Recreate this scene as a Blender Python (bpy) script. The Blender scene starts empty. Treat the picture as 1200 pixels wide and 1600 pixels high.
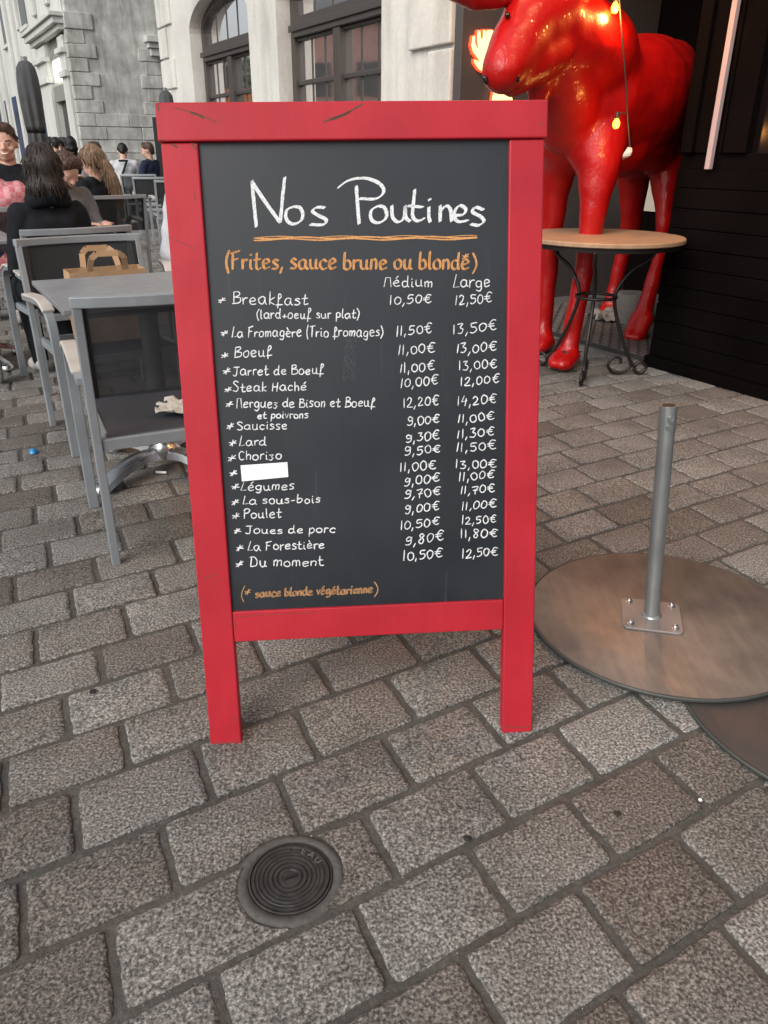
import bpy, bmesh, math, random
from mathutils import Vector, Matrix, noise
R = math.radians
SC = bpy.context.scene
COL = SC.collection

# ------------------------------------------------------------------ camera
CAM_H, FPX, PITCH, ROLL = 1.2, 1200.0, R(25.2), R(-0.4)
FW = Vector((0, math.cos(PITCH), -math.sin(PITCH)))
_u = Vector((0, math.sin(PITCH), math.cos(PITCH))); _r = Vector((1, 0, 0))
RT = _r*math.cos(ROLL) - _u*math.sin(ROLL)
UP = _u*math.cos(ROLL) + _r*math.sin(ROLL)
EYE = Vector((0, 0, CAM_H))
cd = bpy.data.cameras.new('camera'); cam = bpy.data.objects.new('camera', cd); COL.objects.link(cam)
cam.matrix_world = Matrix(((RT.x, UP.x, -FW.x, 0), (RT.y, UP.y, -FW.y, 0), (RT.z, UP.z, -FW.z, CAM_H), (0, 0, 0, 1)))
cd.sensor_fit = 'VERTICAL'; cd.sensor_height = 32.0; cd.lens = 32.0*FPX/1600.0
cd.clip_end = 400; cd.clip_start = 0.05
SC.camera = cam

# ------------------------------------------------------------------ sky and sun
w = bpy.data.worlds.new('World'); SC.world = w; w.use_nodes = True
nt = w.node_tree; bg = nt.nodes['Background']
sky = nt.nodes.new('ShaderNodeTexSky'); sky.sky_type = 'NISHITA'; sky.sun_disc = False
SUN_EL, SUN_AZ = R(38), R(215)      # overcast evening, brighter behind the viewer's left
sky.sun_elevation = SUN_EL; sky.sun_rotation = SUN_AZ; sky.air_density = 1.0; sky.dust_density = 4.0; sky.ozone_density = 0.6
hs = nt.nodes.new('ShaderNodeHueSaturation'); hs.inputs['Saturation'].default_value = .26      # overcast: the blue mostly veiled
nt.links.new(sky.outputs[0], hs.inputs['Color']); nt.links.new(hs.outputs[0], bg.inputs[0]); bg.inputs[1].default_value = 0.14
sd = bpy.data.lights.new('sun', 'SUN'); sd.energy = 0.9; sd.angle = R(40); sd.color = (1, 0.95, 0.88)
so = bpy.data.objects.new('sun', sd); COL.objects.link(so)
_d = Vector((math.sin(SUN_AZ)*math.cos(SUN_EL), math.cos(SUN_AZ)*math.cos(SUN_EL), math.sin(SUN_EL)))
so.rotation_euler = (-_d).to_track_quat('-Z', 'Y').to_euler(); so.location = _d*30
SC.view_settings.view_transform = 'Standard'; SC.view_settings.look = 'None'
SC.view_settings.exposure = 0.35; SC.view_settings.gamma = 1.0
SC.cycles.max_bounces = 6; SC.cycles.transparent_max_bounces = 12

# ------------------------------------------------------------------ helpers
def ray(px, py):
    return (FW*FPX + RT*(px-600) - UP*(py-800)).normalized()
def at_z(px, py, z=0.0):
    d = ray(px, py); return EYE + d*((z-CAM_H)/d.z)
def at_y(px, py, y):
    d = ray(px, py); return EYE + d*(y/d.y)
def at_plane(px, py, p, n):
    d = ray(px, py); return EYE + d*((p-EYE).dot(n)/d.dot(n))
def px_size(p):                      # metres covered by one photo pixel at p
    return (p-EYE).dot(FW)/FPX
TH = R(30.3)                         # paving rows and shop fronts share one grid
U = Vector((math.cos(TH), math.sin(TH), 0)); V = Vector((-math.sin(TH), math.cos(TH), 0)); Z = Vector((0, 0, 1))

def tag(o, label=None, cat=None, group=None, kind=None):
    if label: o['label'] = label
    if cat: o['category'] = cat
    if group: o['group'] = group
    if kind: o['kind'] = kind
    return o
def empty(name, loc=(0, 0, 0), rz=0.0, label=None, cat=None, group=None):
    o = bpy.data.objects.new(name, None); COL.objects.link(o)
    o.location = loc; o.rotation_euler = (0, 0, rz); o.empty_display_size = 0.1
    return tag(o, label, cat, group)
def link(name, me, mat=None, parent=None):
    o = bpy.data.objects.new(name, me); COL.objects.link(o)
    if mat: me.materials.append(mat)
    if parent: o.parent = parent
    return o
def copy_tree(o, parent=None):
    c = o.copy(); COL.objects.link(c)
    if parent: c.parent = parent
    for ch in list(o.children): copy_tree(ch, c)
    return c

class MB:
    """collects simple shapes and links them as one mesh object"""
    def __init__(s): s.v = []; s.f = []; s.attr = []
    def add(s, vs, fs, a=0.5):
        b = len(s.v); s.v += [tuple(p) for p in vs]; s.f += [tuple(i+b for i in f) for f in fs]; s.attr += [a]*len(vs)
    def box(s, lo, hi, M=None, a=0.5):
        x0, y0, z0 = lo; x1, y1, z1 = hi
        vs = [Vector(p) for p in ((x0,y0,z0),(x1,y0,z0),(x1,y1,z0),(x0,y1,z0),(x0,y0,z1),(x1,y0,z1),(x1,y1,z1),(x0,y1,z1))]
        if M: vs = [M @ p for p in vs]
        s.add(vs, [(0,3,2,1),(4,5,6,7),(0,1,5,4),(1,2,6,5),(2,3,7,6),(3,0,4,7)], a)
    def bar(s, p, q, w, h, side=None):      # rectangular bar from p to q: w along side, h across
        p = Vector(p); q = Vector(q); d = (q-p).normalized()
        if side is None: side = Vector((1,0,0)) if abs(d.x) < .9 else Vector((0,1,0))
        a = Vector(side); a = (a - d*a.dot(d)).normalized(); b = d.cross(a)
        vs = [c + a*sx*w/2 + b*sy*h/2 for c in (p, q) for sx, sy in ((-1,-1),(1,-1),(1,1),(-1,1))]
        s.add(vs, [(0,1,2,3),(7,6,5,4),(0,4,5,1),(1,5,6,2),(2,6,7,3),(3,7,4,0)])
    def ribbon(s, pts, w, h, side):         # flat bar swept along a path
        side = Vector(side).normalized(); n = len(pts); vs = []; pts = [Vector(p) for p in pts]
        for i, p in enumerate(pts):
            d = (pts[min(i+1,n-1)]-pts[max(i-1,0)]).normalized(); b = d.cross(side).normalized()
            vs += [p+side*sx*w/2+b*sy*h/2 for sx, sy in ((-1,-1),(1,-1),(1,1),(-1,1))]
        fs = [(3,2,1,0), tuple(4*(n-1)+k for k in range(4))]
        for i in range(n-1):
            for k in range(4): fs.append((4*i+k, 4*i+(k+1)%4, 4*i+4+(k+1)%4, 4*i+4+k))
        s.add(vs, fs)
    def tube(s, pts, r, n=10, caps=True):
        pts = [Vector(p) for p in pts]; m = len(pts); rs = r if isinstance(r, (list, tuple)) else [r]*m
        vs = []; prev = None
        for i, p in enumerate(pts):
            d = (pts[min(i+1,m-1)]-pts[max(i-1,0)]).normalized()
            if prev is None: a = d.orthogonal().normalized()
            else: a = (prev - d*prev.dot(d)).normalized()
            prev = a; b = d.cross(a)
            vs += [p + (a*math.cos(2*math.pi*k/n) + b*math.sin(2*math.pi*k/n))*rs[i] for k in range(n)]
        fs = [(i*n+k, i*n+(k+1)%n, i*n+n+(k+1)%n, i*n+n+k) for i in range(m-1) for k in range(n)]
        if caps: fs += [tuple(range(n-1,-1,-1)), tuple((m-1)*n+k for k in range(n))]
        s.add(vs, fs)
    def lathe(s, prof, n=48, c=(0,0,0)):
        vs = []; m = len(prof)
        for r, z in prof:
            vs += [(c[0]+r*math.cos(2*math.pi*k/n), c[1]+r*math.sin(2*math.pi*k/n), c[2]+z) for k in range(n)]
        fs = [(i*n+k, i*n+(k+1)%n, i*n+n+(k+1)%n, i*n+n+k) for i in range(m-1) for k in range(n)]
        fs += [tuple(range(n-1,-1,-1)), tuple((m-1)*n+k for k in range(n))]
        s.add(vs, fs)
    def prism(s, poly, ax, ay, an, o, t):   # 2-D outline in plane (ax, ay) at o, thickness t along an
        n = len(poly); vs = [o+ax*x+ay*y for x, y in poly] + [o+ax*x+ay*y+an*t for x, y in poly]
        fs = [tuple(range(n-1,-1,-1)), tuple(range(n, 2*n))] + [(k,(k+1)%n,n+(k+1)%n,n+k) for k in range(n)]
        s.add(vs, fs)
    def build(s, name, mat=None, parent=None, smooth=False, bevel=0.0, seg=2, attr=False):
        me = bpy.data.meshes.new(name); me.from_pydata(s.v, [], s.f)
        bm = bmesh.new(); bm.from_mesh(me); bmesh.ops.recalc_face_normals(bm, faces=bm.faces); bm.to_mesh(me); bm.free()
        if attr:
            at = me.attributes.new('tone', 'FLOAT', 'POINT'); at.data.foreach_set('value', s.attr)
        if smooth:
            me.polygons.foreach_set('use_smooth', [True]*len(me.polygons))
            if smooth != 'all': me.set_sharp_from_angle(angle=R(40))
        o = link(name, me, mat, parent)
        if bevel:
            m = o.modifiers.new('bevel', 'BEVEL'); m.width = bevel; m.segments = seg; m.limit_method = 'ANGLE'; m.angle_limit = R(40); m.harden_normals = False
        return o

def crom(pts, k=5):                       # Catmull-Rom through points (any dimension tuple)
    P = [Vector(p) for p in pts]; out = []
    if len(P) < 3: return P
    for i in range(len(P)-1):
        a, b, c, d = P[max(i-1,0)], P[i], P[i+1], P[min(i+2,len(P)-1)]
        for j in range(k):
            t = j/k
            out.append(0.5*((2*b)+(c-a)*t+(2*a-5*b+4*c-d)*t*t+(3*b-3*c+d-a)*t**3))
    return out+[P[-1]]

_ico = {}
def soft(name, caps, mat=None, parent=None, voxel=0.012, smooth_it=4, M=None, disp=0.0, dscale=20.0, fat=1.0, squash=None):
    """one continuous surface grown from tapered capsules (p, rp, q, rq)"""
    if 'b' not in _ico:
        b = bmesh.new(); bmesh.ops.create_icosphere(b, subdivisions=3, radius=1.0)
        _ico['b'] = ([v.co.copy() for v in b.verts], [tuple(v.index for v in f.verts) for f in b.faces]); b.free()
    vs0, fs0 = _ico['b']; mb = MB()
    for cp in caps:
        p, rp, q, rq = Vector(cp[0]), cp[1]*fat, Vector(cp[2]), cp[3]*fat
        L = (q-p).length; n = max(1, int(L/(min(rp, rq)*0.16))) if L > 1e-5 else 0
        n = min(n, 30)
        for i in range(n+1):
            t = i/n if n else 0; c = p.lerp(q, t); r = rp+(rq-rp)*t
            S = cp[4] if len(cp) > 4 else (1,1,1)
            mb.add([c+Vector((v.x*S[0], v.y*S[1], v.z*S[2]))*r for v in vs0], fs0)
    me = bpy.data.meshes.new(name); me.from_pydata(mb.v, [], mb.f)
    o = bpy.data.objects.new(name, me); COL.objects.link(o)
    m = o.modifiers.new('r', 'REMESH'); m.mode = 'VOXEL'; m.voxel_size = voxel
    if smooth_it:
        m = o.modifiers.new('s', 'SMOOTH'); m.iterations = smooth_it; m.factor = 0.5
    dg = bpy.context.evaluated_depsgraph_get(); dg.update()
    nm = bpy.data.meshes.new_from_object(o.evaluated_get(dg))
    bpy.data.objects.remove(o); bpy.data.meshes.remove(me); nm.name = name
    if disp:
        ns = [v.normal.copy() for v in nm.vertices]
        for v, nn in zip(nm.vertices, ns): v.co += nn*disp*noise.noise(v.co*dscale)
    if M: nm.transform(M)
    nm.polygons.foreach_set('use_smooth', [True]*len(nm.polygons))
    return link(name, nm, mat, parent)
# ------------------------------------------------------------------ materials
def mat(name, col, rough=0.6, metal=0.0, spec=0.5, coat=0.0):
    m = bpy.data.materials.new(name); m.use_nodes = True
    p = m.node_tree.nodes['Principled BSDF']
    p.inputs['Base Color'].default_value = (*col, 1); p.inputs['Roughness'].default_value = rough
    p.inputs['Metallic'].default_value = metal; p.inputs['Specular IOR Level'].default_value = spec
    p.inputs['Coat Weight'].default_value = coat
    return m
def N(m, t, **kw):
    n = m.node_tree.nodes.new(t)
    for k, v in kw.items():
        if hasattr(n, k): setattr(n, k, v)
        else: n.inputs[k.replace('_', ' ')].default_value = v
    return n
def L(m, a, b): m.node_tree.links.new(a, b)
def coords(m, scale=(1,1,1), out='Object'):
    tc = N(m, 'ShaderNodeTexCoord'); mp = N(m, 'ShaderNodeMapping'); mp.inputs['Scale'].default_value = scale
    L(m, tc.outputs[out], mp.inputs['Vector']); return mp.outputs['Vector']
def tex(m, vec, scale, detail=4, rough=0.55):
    n = N(m, 'ShaderNodeTexNoise'); n.inputs['Scale'].default_value = scale; n.inputs['Detail'].default_value = detail; n.inputs['Roughness'].default_value = rough
    L(m, vec, n.inputs['Vector']); return n.outputs['Fac']
def ramp(m, fac, stops):
    r = N(m, 'ShaderNodeValToRGB'); e = r.color_ramp.elements
    while len(e) < len(stops): e.new(0.5)
    for s, (p, c) in zip(e, stops): s.position = p; s.color = (*c, 1) if len(c) == 3 else c
    L(m, fac, r.inputs['Fac']); return r.outputs['Color']
def mixc(m, fac, a, b, mode='MIX'):
    n = N(m, 'ShaderNodeMix', data_type='RGBA', blend_type=mode)
    for sock, v in ((n.inputs['Factor'], fac), (n.inputs['A'], a), (n.inputs['B'], b)):
        if hasattr(v, 'links'): L(m, v, sock)
        elif isinstance(v, (int, float)): sock.default_value = v
        else: sock.default_value = (*v, 1)
    # colour sockets share names with float ones: wire the RGBA ones explicitly
    return n.outputs['Result']
def mixrgb(m, fac, a, b, mode='MIX'):
    n = m.node_tree.nodes.new('ShaderNodeMixRGB'); n.blend_type = mode
    for i, v in enumerate((fac, a, b)):
        if isinstance(v, bpy.types.NodeSocket): L(m, v, n.inputs[i])
        elif i == 0: n.inputs[0].default_value = v
        else: n.inputs[i].default_value = (*v, 1)
    return n.outputs[0]
def base(m, sock): L(m, sock, m.node_tree.nodes['Principled BSDF'].inputs['Base Color'])
def setrough(m, sock): L(m, sock, m.node_tree.nodes['Principled BSDF'].inputs['Roughness'])
def bump(m, h, strength=0.3, dist=0.002, prev=None):
    b = N(m, 'ShaderNodeBump'); b.inputs['Strength'].default_value = strength; b.inputs['Distance'].default_value = dist
    L(m, h, b.inputs['Height'])
    if prev: L(m, prev, b.inputs['Normal'])
    L(m, b.outputs['Normal'], m.node_tree.nodes['Principled BSDF'].inputs['Normal']); return b.outputs['Normal']
def emis(name, col, st):
    m = mat(name, col, 0.5); p = m.node_tree.nodes['Principled BSDF']
    p.inputs['Emission Color'].default_value = (*col, 1); p.inputs['Emission Strength'].default_value = st; return m

# granite setts: fine light and dark grains, each stone a little different
def granite():
    m = mat('granite', (.2,.2,.2), 0.72, spec=0.35); v = coords(m)
    g1 = tex(m, v, 175, 3, .6); g2 = tex(m, v, 330, 2, .6)
    c = ramp(m, g1, [(.37, (.085,.083,.080)), (.46, (.20,.197,.19)), (.55, (.31,.305,.292)), (.65, (.56,.55,.53))])
    d = ramp(m, g2, [(.39, (.22,.22,.22)), (.46, (1,1,1))])
    c = mixrgb(m, 0.45, c, d, 'MULTIPLY')
    at = N(m, 'ShaderNodeAttribute', attribute_name='tone')
    tone = ramp(m, at.outputs['Fac'], [(0, (.46,.41,.375)), (.3, (.62,.575,.545)), (.65, (.74,.72,.70)), (1, (.86,.85,.835))])
    c = mixrgb(m, 1, c, tone, 'MULTIPLY')
    big = tex(m, v, 3.2, 5, .6); dirt = ramp(m, big, [(.34, (.62,.6,.58)), (.56, (1,1,1))])
    c = mixrgb(m, .75, c, dirt, 'MULTIPLY')
    sp = tex(m, v, 26, 3, .6); spots = ramp(m, sp, [(.70, (1,1,1)), (.76, (.45,.44,.43))])
    c = mixrgb(m, .6, c, spots, 'MULTIPLY')
    base(m, c)
    hb = tex(m, v, 260, 3, .6); n1 = bump(m, hb, .55, .0022); hb2 = tex(m, v, 34, 3); bump(m, hb2, .5, .006, n1)
    return m
def mortar():
    m = mat('mortar', (.07,.066,.062), 0.9, spec=.2); v = coords(m)
    c = ramp(m, tex(m, v, 90, 4, .7), [(.3, (.068,.063,.058)), (.6, (.108,.102,.094)), (.8, (.165,.157,.145))])
    c = mixrgb(m, .5, c, ramp(m, tex(m, v, 7, 3), [(.3, (.6,.58,.56)), (.7, (1.1,1.1,1.08))]), 'MULTIPLY')
    base(m, c); bump(m, tex(m, v, 160, 4, .7), .7, .004); return m
def red_paint():
    m = mat('red_paint', (.45,.015,.035), 0.46, spec=0.3); v = coords(m)
    c = ramp(m, tex(m, coords(m, (1,1,1)), 4, 4), [(.28, (.34,.013,.024)), (.5, (.41,.016,.028)), (.72, (.47,.020,.036))])
    c = mixrgb(m, .55, c, ramp(m, tex(m, coords(m, (45,45,5)), 2, 4), [(.35, (.92,.9,.9)), (.6, (1,1,1))]), 'MULTIPLY')
    chips = tex(m, v, 36, 6, .75); chipm = ramp(m, chips, [(.665, (0,0,0)), (.68, (1,1,1))])
    loc = ramp(m, tex(m, v, 3.0, 2), [(.48, (0,0,0)), (.58, (1,1,1))])
    k = mixrgb(m, 1, chipm, loc, 'MULTIPLY')
    c = mixrgb(m, k, c, (.10,.05,.035)); base(m, c)
    bump(m, tex(m, coords(m, (14,14,6)), 3, 4), .12, .002)
    setrough(m, ramp(m, tex(m, v, 9, 4), [(.3, (.36,.36,.36)), (.7, (.55,.55,.55))])); return m
def board_black():
    m = mat('blackboard_paint', (.022,.026,.032), 0.42, spec=0.5); v = coords(m)
    a = tex(m, v, 2.5, 5, .6)
    c = ramp(m, a, [(.3, (.007,.010,.015)), (.7, (.016,.020,.026))])
    st = tex(m, coords(m, (60,60,3)), 1.5, 4, .6); drips = ramp(m, st, [(.62, (0,0,0)), (.78, (.035,.036,.038))])
    c = mixrgb(m, .5, c, drips, 'ADD')
    sp = tex(m, v, 210, 2); c = mixrgb(m, .35, c, ramp(m, sp, [(.70, (0,0,0)), (.76, (.05,.05,.05))]), 'ADD')
    base(m, c); setrough(m, ramp(m, tex(m, v, 5, 4), [(.3, (.36,.36,.36)), (.7, (.5,.5,.5))])); return m
def chalk(name, c0, c1):
    m = mat(name, c1, 0.9, spec=.2); v = coords(m)
    base(m, ramp(m, tex(m, v, 330, 3, .7), [(.30, c0), (.55, c1)])); return m
def stone(name, lo, mid, hi, sc=1.0, stain=.55):
    m = mat(name, mid, 0.85, spec=.25); v = coords(m)
    c = ramp(m, tex(m, v, 1.3*sc, 6, .62), [(.28, lo), (.5, mid), (.72, hi)])
    c = mixrgb(m, stain, c, ramp(m, tex(m, coords(m, (2.2,2.2,.35)), 2*sc, 6, .65), [(.36, (.52,.52,.50)), (.54, (1,1,1))]), 'MULTIPLY')
    c = mixrgb(m, .5, c, ramp(m, tex(m, v, 30, 4, .65), [(.3, (.8,.8,.78)), (.6, (1,1,1))]), 'MULTIPLY')
    base(m, c); bump(m, tex(m, v, 24, 5, .65), .35, .012); return m
def weave():                             # see-through sling fabric
    m = mat('sling_fabric', (.028,.031,.036), 0.62, spec=.35); v = coords(m, (1,1,1))
    nt = m.node_tree; p = nt.nodes['Principled BSDF']; out = nt.nodes['Material Output']
    t = N(m, 'ShaderNodeBsdfTransparent'); mx = N(m, 'ShaderNodeMixShader')
    L(m, ramp(m, tex(m, v, 12, 3), [(.3, (.60,.60,.60)), (.7, (.72,.72,.72))]), mx.inputs[0])
    L(m, t.outputs[0], mx.inputs[1]); L(m, p.outputs[0], mx.inputs[2]); L(m, mx.outputs[0], out.inputs[0]); return m
def aluminium(name, c, rough=.38, metal=.6):
    m = mat(name, c, rough, metal, .5); v = coords(m)
    base(m, ramp(m, tex(m, v, 6, 5, .65), [(.3, tuple(x*.86 for x in c)), (.7, tuple(min(1, x*1.08) for x in c))]))
    setrough(m, ramp(m, tex(m, v, 22, 4), [(.3, (rough*.85,)*3), (.7, (rough*1.2,)*3)])); return m
def cloth(name, c, v2=.75, sc=18):
    m = mat(name, c, 0.9, spec=.15); v = coords(m)
    base(m, ramp(m, tex(m, v, sc, 4), [(.3, tuple(x*v2 for x in c)), (.7, c)])); bump(m, tex(m, v, 9, 4), .5, .02); return m
def hairm(name, c):
    m = mat(name, c, 0.5, spec=.4)
    s = tex(m, coords(m, (90,90,7)), 2, 4, .6)
    base(m, ramp(m, s, [(.3, tuple(x*.45 for x in c)), (.55, c), (.75, tuple(min(1, x*1.7) for x in c))])); bump(m, s, .8, .006); return m
def skinm(name, c):
    m = mat(name, c, 0.5, spec=.4); m.node_tree.nodes['Principled BSDF'].inputs['Subsurface Weight'].default_value = .08
    base(m, ramp(m, tex(m, coords(m), 25, 4), [(.3, (c[0]*.9, c[1]*.82, c[2]*.8)), (.7, c)])); return m

M_GRAN, M_MORT, M_RED, M_BOARD = granite(), mortar(), red_paint(), board_black()
M_WHITE = chalk('white_chalk_marker', (.38,.40,.42), (.76,.77,.78))
M_ORANGE = chalk('orange_chalk_marker', (.38,.17,.06), (.66,.33,.13))
M_DIMOR = chalk('faint_orange_chalk', (.24,.12,.06), (.45,.25,.12))
M_SMUDGE = chalk('chalk_smudge', (.035,.04,.046), (.075,.08,.087))
M_ALU = aluminium('grey_aluminium', (.29,.318,.34), .42, .35)
M_ALUD = aluminium('darker_aluminium', (.21,.23,.245), .42, .35)
M_CHROME = aluminium('polished_aluminium', (.55,.55,.56), .27, 1.0)
M_GALV = aluminium('galvanised_steel', (.34,.36,.365), .36, .75)
M_SLING = weave()
M_SEAT = mat('seat_fabric', (.035,.038,.048), .7)
M_BLACK = mat('black_plastic', (.012,.012,.013), .5)
M_ARM = aluminium('worn_arm_rest', (.52,.49,.45), .5, .2)
# ------------------------------------------------------------------ ground and granite setts
g = MB(); g.add([(-80,-30,-.007),(80,-30,-.007),(80,110,-.007),(-80,110,-.007)], [(0,1,2,3)])
tag(g.build('ground', M_MORT), kind='structure')
rng = random.Random(7)
rows = [-.72,-.545,-.375,-.2,-.03,.145,.318,.487,.661,.833,1.006,1.179,1.36,1.522,1.688,1.848,2.03,2.2,2.37,2.556,2.725,2.892,3.062,3.232]
while rows[-1] < 13.5: rows.append(rows[-1]+.169+rng.uniform(-.006,.006))
known = {.487:(.529,.784,1.035), .661:(.164,.419,.666,.912,1.165), .833:(.035,.354,.533,.795,1.036), 1.006:(-.082,.174,.421,.677,.92),
         1.179:(.04,.30,.542,.792,1.055), 1.36:(-.072,.173,.432,.668)}
# small round metal cover, set in a mortar collar: (u, v)
COVER = Vector((-.166, .985, 0)); COVER_R = .0755
COVER_UV = Vector((COVER.dot(U), COVER.dot(V), 0))
pav = MB()
def inside_view(p):
    q = p-EYE; z = q.dot(FW)
    x = q.dot(RT); 
    if z < .25: return p.y > .2 and abs(p.x) < 1.4
    return abs(x) < .5*z+1.0 and p.y > .15 and q.dot(UP) > -.7*z-.8
def paver(u0, u1, v0, v1, far):
    c0 = U*((u0+u1)/2)+V*((v0+v1)/2)
    tone = min(1, max(0, rng.gauss(.58, .2)))
    if rng.random() < .06: tone = rng.uniform(0, .2)
    h = rng.uniform(-.0022, .0022); tx, ty = rng.uniform(-.006,.006), rng.uniform(-.006,.006)
    j = .0056+rng.uniform(0,.002); sk = .10
    def P(u, v, z):
        uu = u + (v-(v0+v1)/2)*sk
        return U*uu+V*v+Z*(z+h+tx*(u-(u0+u1)/2)*2+ty*(v-(v0+v1)/2)*2)
    A = [(u0+j+rng.uniform(0,.003), v0+j+rng.uniform(0,.002)), (u1-j-rng.uniform(0,.003), v0+j+rng.uniform(0,.002)), (u1-j-rng.uniform(0,.003), v1-j-rng.uniform(0,.002)), (u0+j+rng.uniform(0,.003), v1-j-rng.uniform(0,.002))]
    n = 3 if far else 14; out = []; seed = rng.uniform(0, 100)
    rc = [rng.uniform(.004,.014) for _ in range(4)]
    for k in range(4):
        a, b, d = Vector((*A[k],0)), Vector((*A[(k+1)%4],0)), Vector((*A[k-1],0))
        e = (b-a); l = e.length; e.normalize(); pd = (a-d).normalized()
        out += [a-pd*rc[k], a-pd*rc[k]*.28+e*rc[k]*.28]
        for i in range(n):
            t = rc[k]/l + (1-(rc[k]+rc[(k+1)%4])/l)*(i/(n-1))*0.999
            out.append(a+e*l*t)
    if not far:
        cc = sum(out, Vector())/len(out)
        out = [p + (p-cc).normalized()*(noise.noise(Vector((p.x*38+seed, p.y*38, 0)))*.0042+noise.noise(Vector((p.x*120+seed, p.y*120, 3)))*.0022) for p in out]
    if (Vector(((u0+u1)/2,(v0+v1)/2,0))-COVER_UV).length < .4:
        q_ = []
        for p in out:
            dd = p-COVER_UV; rr = .099+.003*noise.noise(p*40)
            if dd.length < rr:
                if v0 < COVER_UV.y < v1: p = Vector((COVER_UV.x+math.sqrt(rr*rr-dd.y*dd.y)*(1 if (u0+u1)/2 > COVER_UV.x else -1), p.y, 0))
                else: p = COVER_UV+dd.normalized()*rr
            q_.append(p)
        out = q_
    cc = sum(out, Vector())/len(out); m = len(out); vs = []
    for z, ins in ((-.02, 0), (-.0045, 0), (-.0012, .0045), (0, .010)):
        for p in out:
            q = p+(cc-p).normalized()*ins; vs.append(P(q.x, q.y, z))
    fs = [(r*m+k, r*m+(k+1)%m, (r+1)*m+(k+1)%m, (r+1)*m+k) for r in range(3) for k in range(m)] + [tuple(3*m+k for k in range(m))]
    pav.add(vs, fs, tone)
PX0 = 0
for i in range(len(rows)-1):
    v0, v1 = rows[i], rows[i+1]
    js = list(known.get(v0, ()))
    if not js: js = [(.06 if i % 2 else .18)+rng.uniform(-.03,.03)]
    while js[0] > -9: js.insert(0, js[0]-.249+rng.uniform(-.014,.014))
    while js[-1] < 9: js.append(js[-1]+.249+rng.uniform(-.014,.014))
    for a, b in zip(js, js[1:]):
        c = U*((a+b)/2)+V*((v0+v1)/2)
        if not inside_view(c): continue
        if (c-Vector((1.65,4.74,0))).dot(U) > .6: continue
        paver(a, b, v0, v1, c.y > 5.5)
gr_ = MB(); rg = random.Random(31)          # grit lying in the joints
for k in range(900):
    i = rg.randrange(2, 16); c = U*rg.uniform(-1.6, 2.2)+V*(rows[i]+rg.uniform(-.006,.006))
    if not inside_view(c): continue
    r = rg.uniform(.0008, .0026); gr_.add([c+Vector((rg.uniform(-r,r), rg.uniform(-r,r), rg.uniform(-.006,-.004)+ (0 if q_ < 3 else r))) for q_ in range(5)], [(0,1,2),(0,1,3),(1,2,3),(2,0,4),(0,3,4),(2,3,4)])
tag(gr_.build('joint_grit', mat('pale_grit', (.24,.225,.20), .9)), 'fine pale grit scattered in the joints of the foreground paving', 'grit', kind='stuff')
po = tag(pav.build('paving', M_GRAN, smooth=True, attr=True), kind='structure')
# ------------------------------------------------------------------ buildings
P0 = Vector((1.65, 4.74, 0))             # foot of the shop front where the moose's niche begins
def FP(s, d, z): return P0+V*s+U*d+Z*z    # s along the front, d into the building
M_STONE = stone('pale_limestone', (.50,.495,.465), (.60,.595,.56), (.66,.655,.625), .8, .38)
M_STONE2 = stone('weathered_limestone', (.30,.302,.288), (.47,.473,.455), (.66,.665,.64), 2.0, .6)
M_STONE3 = stone('cream_render', (.50,.51,.49), (.58,.59,.57), (.64,.65,.63), .6, .25)
M_FRAME = mat('window_frame_paint', (.05,.044,.041), .5)
M_INT = mat('dark_interior', (.03,.03,.03), .9)
def glass():
    m = mat('window_glass', (.96,.96,.97), .04, .97, spec=.9)
    m.node_tree.nodes['Principled BSDF'].inputs['IOR'].default_value = 1.6
    bump(m, tex(m, coords(m), 1.3, 2), .06, .02); return m
M_GLASS = glass()
def bars_frame(mb, s0, s1, z0, z1, d, wv): mb.add([FP(a, b, c) for a in (s0, s1) for b in (d, d+wv) for c in (z0, z1)], [(0,1,3,2),(4,6,7,5),(0,4,5,1),(2,3,7,6),(0,2,6,4),(1,5,7,3)])
def fbox(mb, s0, s1, d0, d1, z0, z1): bars_frame(mb, s0, s1, z0, z1, d0, d1-d0)

hall = empty('stone_building', FP(6, 0, 0), 0, 'pale stone hall with two tall arched dark framed windows', 'building')
def inhall(o): o.parent = hall; o.matrix_parent_inverse = Matrix.Translation(-hall.location); return o
OPEN = [(3.37, 5.61), (6.42, 8.58)]; SPR = 2.62; RISE = .36; SILL = .35; TOP = 6.4; S0, S1 = 2.25, 9.95
wb = MB(); NA = 20
def wquad(a, b, c, d): wb.add([a, b, c, d], [(0,1,2,3)])
edges = [S0]+[e for o in OPEN for e in o]+[S1]
for k in range(0, len(edges), 2): wquad(FP(edges[k],0,0), FP(edges[k+1],0,0), FP(edges[k+1],0,TOP), FP(edges[k],0,TOP))
RV = .22
for a, b in OPEN:
    c, r = (a+b)/2, (b-a)/2
    arc = [(c+r*math.cos(math.pi*k/NA), SPR+RISE*math.sin(math.pi*k/NA)) for k in range(NA+1)]
    for (x0, z0), (x1, z1) in zip(arc, arc[1:]):
        wquad(FP(x0,0,z0), FP(x1,0,z1), FP(x1,0,TOP), FP(x0,0,TOP)); wquad(FP(x0,0,z0), FP(x1,0,z1), FP(x1,RV,z1), FP(x0,RV,z0))
    wquad(FP(a,0,0), FP(b,0,0), FP(b,0,SILL), FP(a,0,SILL))
    for x in (a, b): wquad(FP(x,0,SILL), FP(x,RV,SILL), FP(x,RV,SPR), FP(x,0,SPR))
    wquad(FP(a,0,SILL), FP(b,0,SILL), FP(b,RV,SILL), FP(a,RV,SILL))
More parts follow.
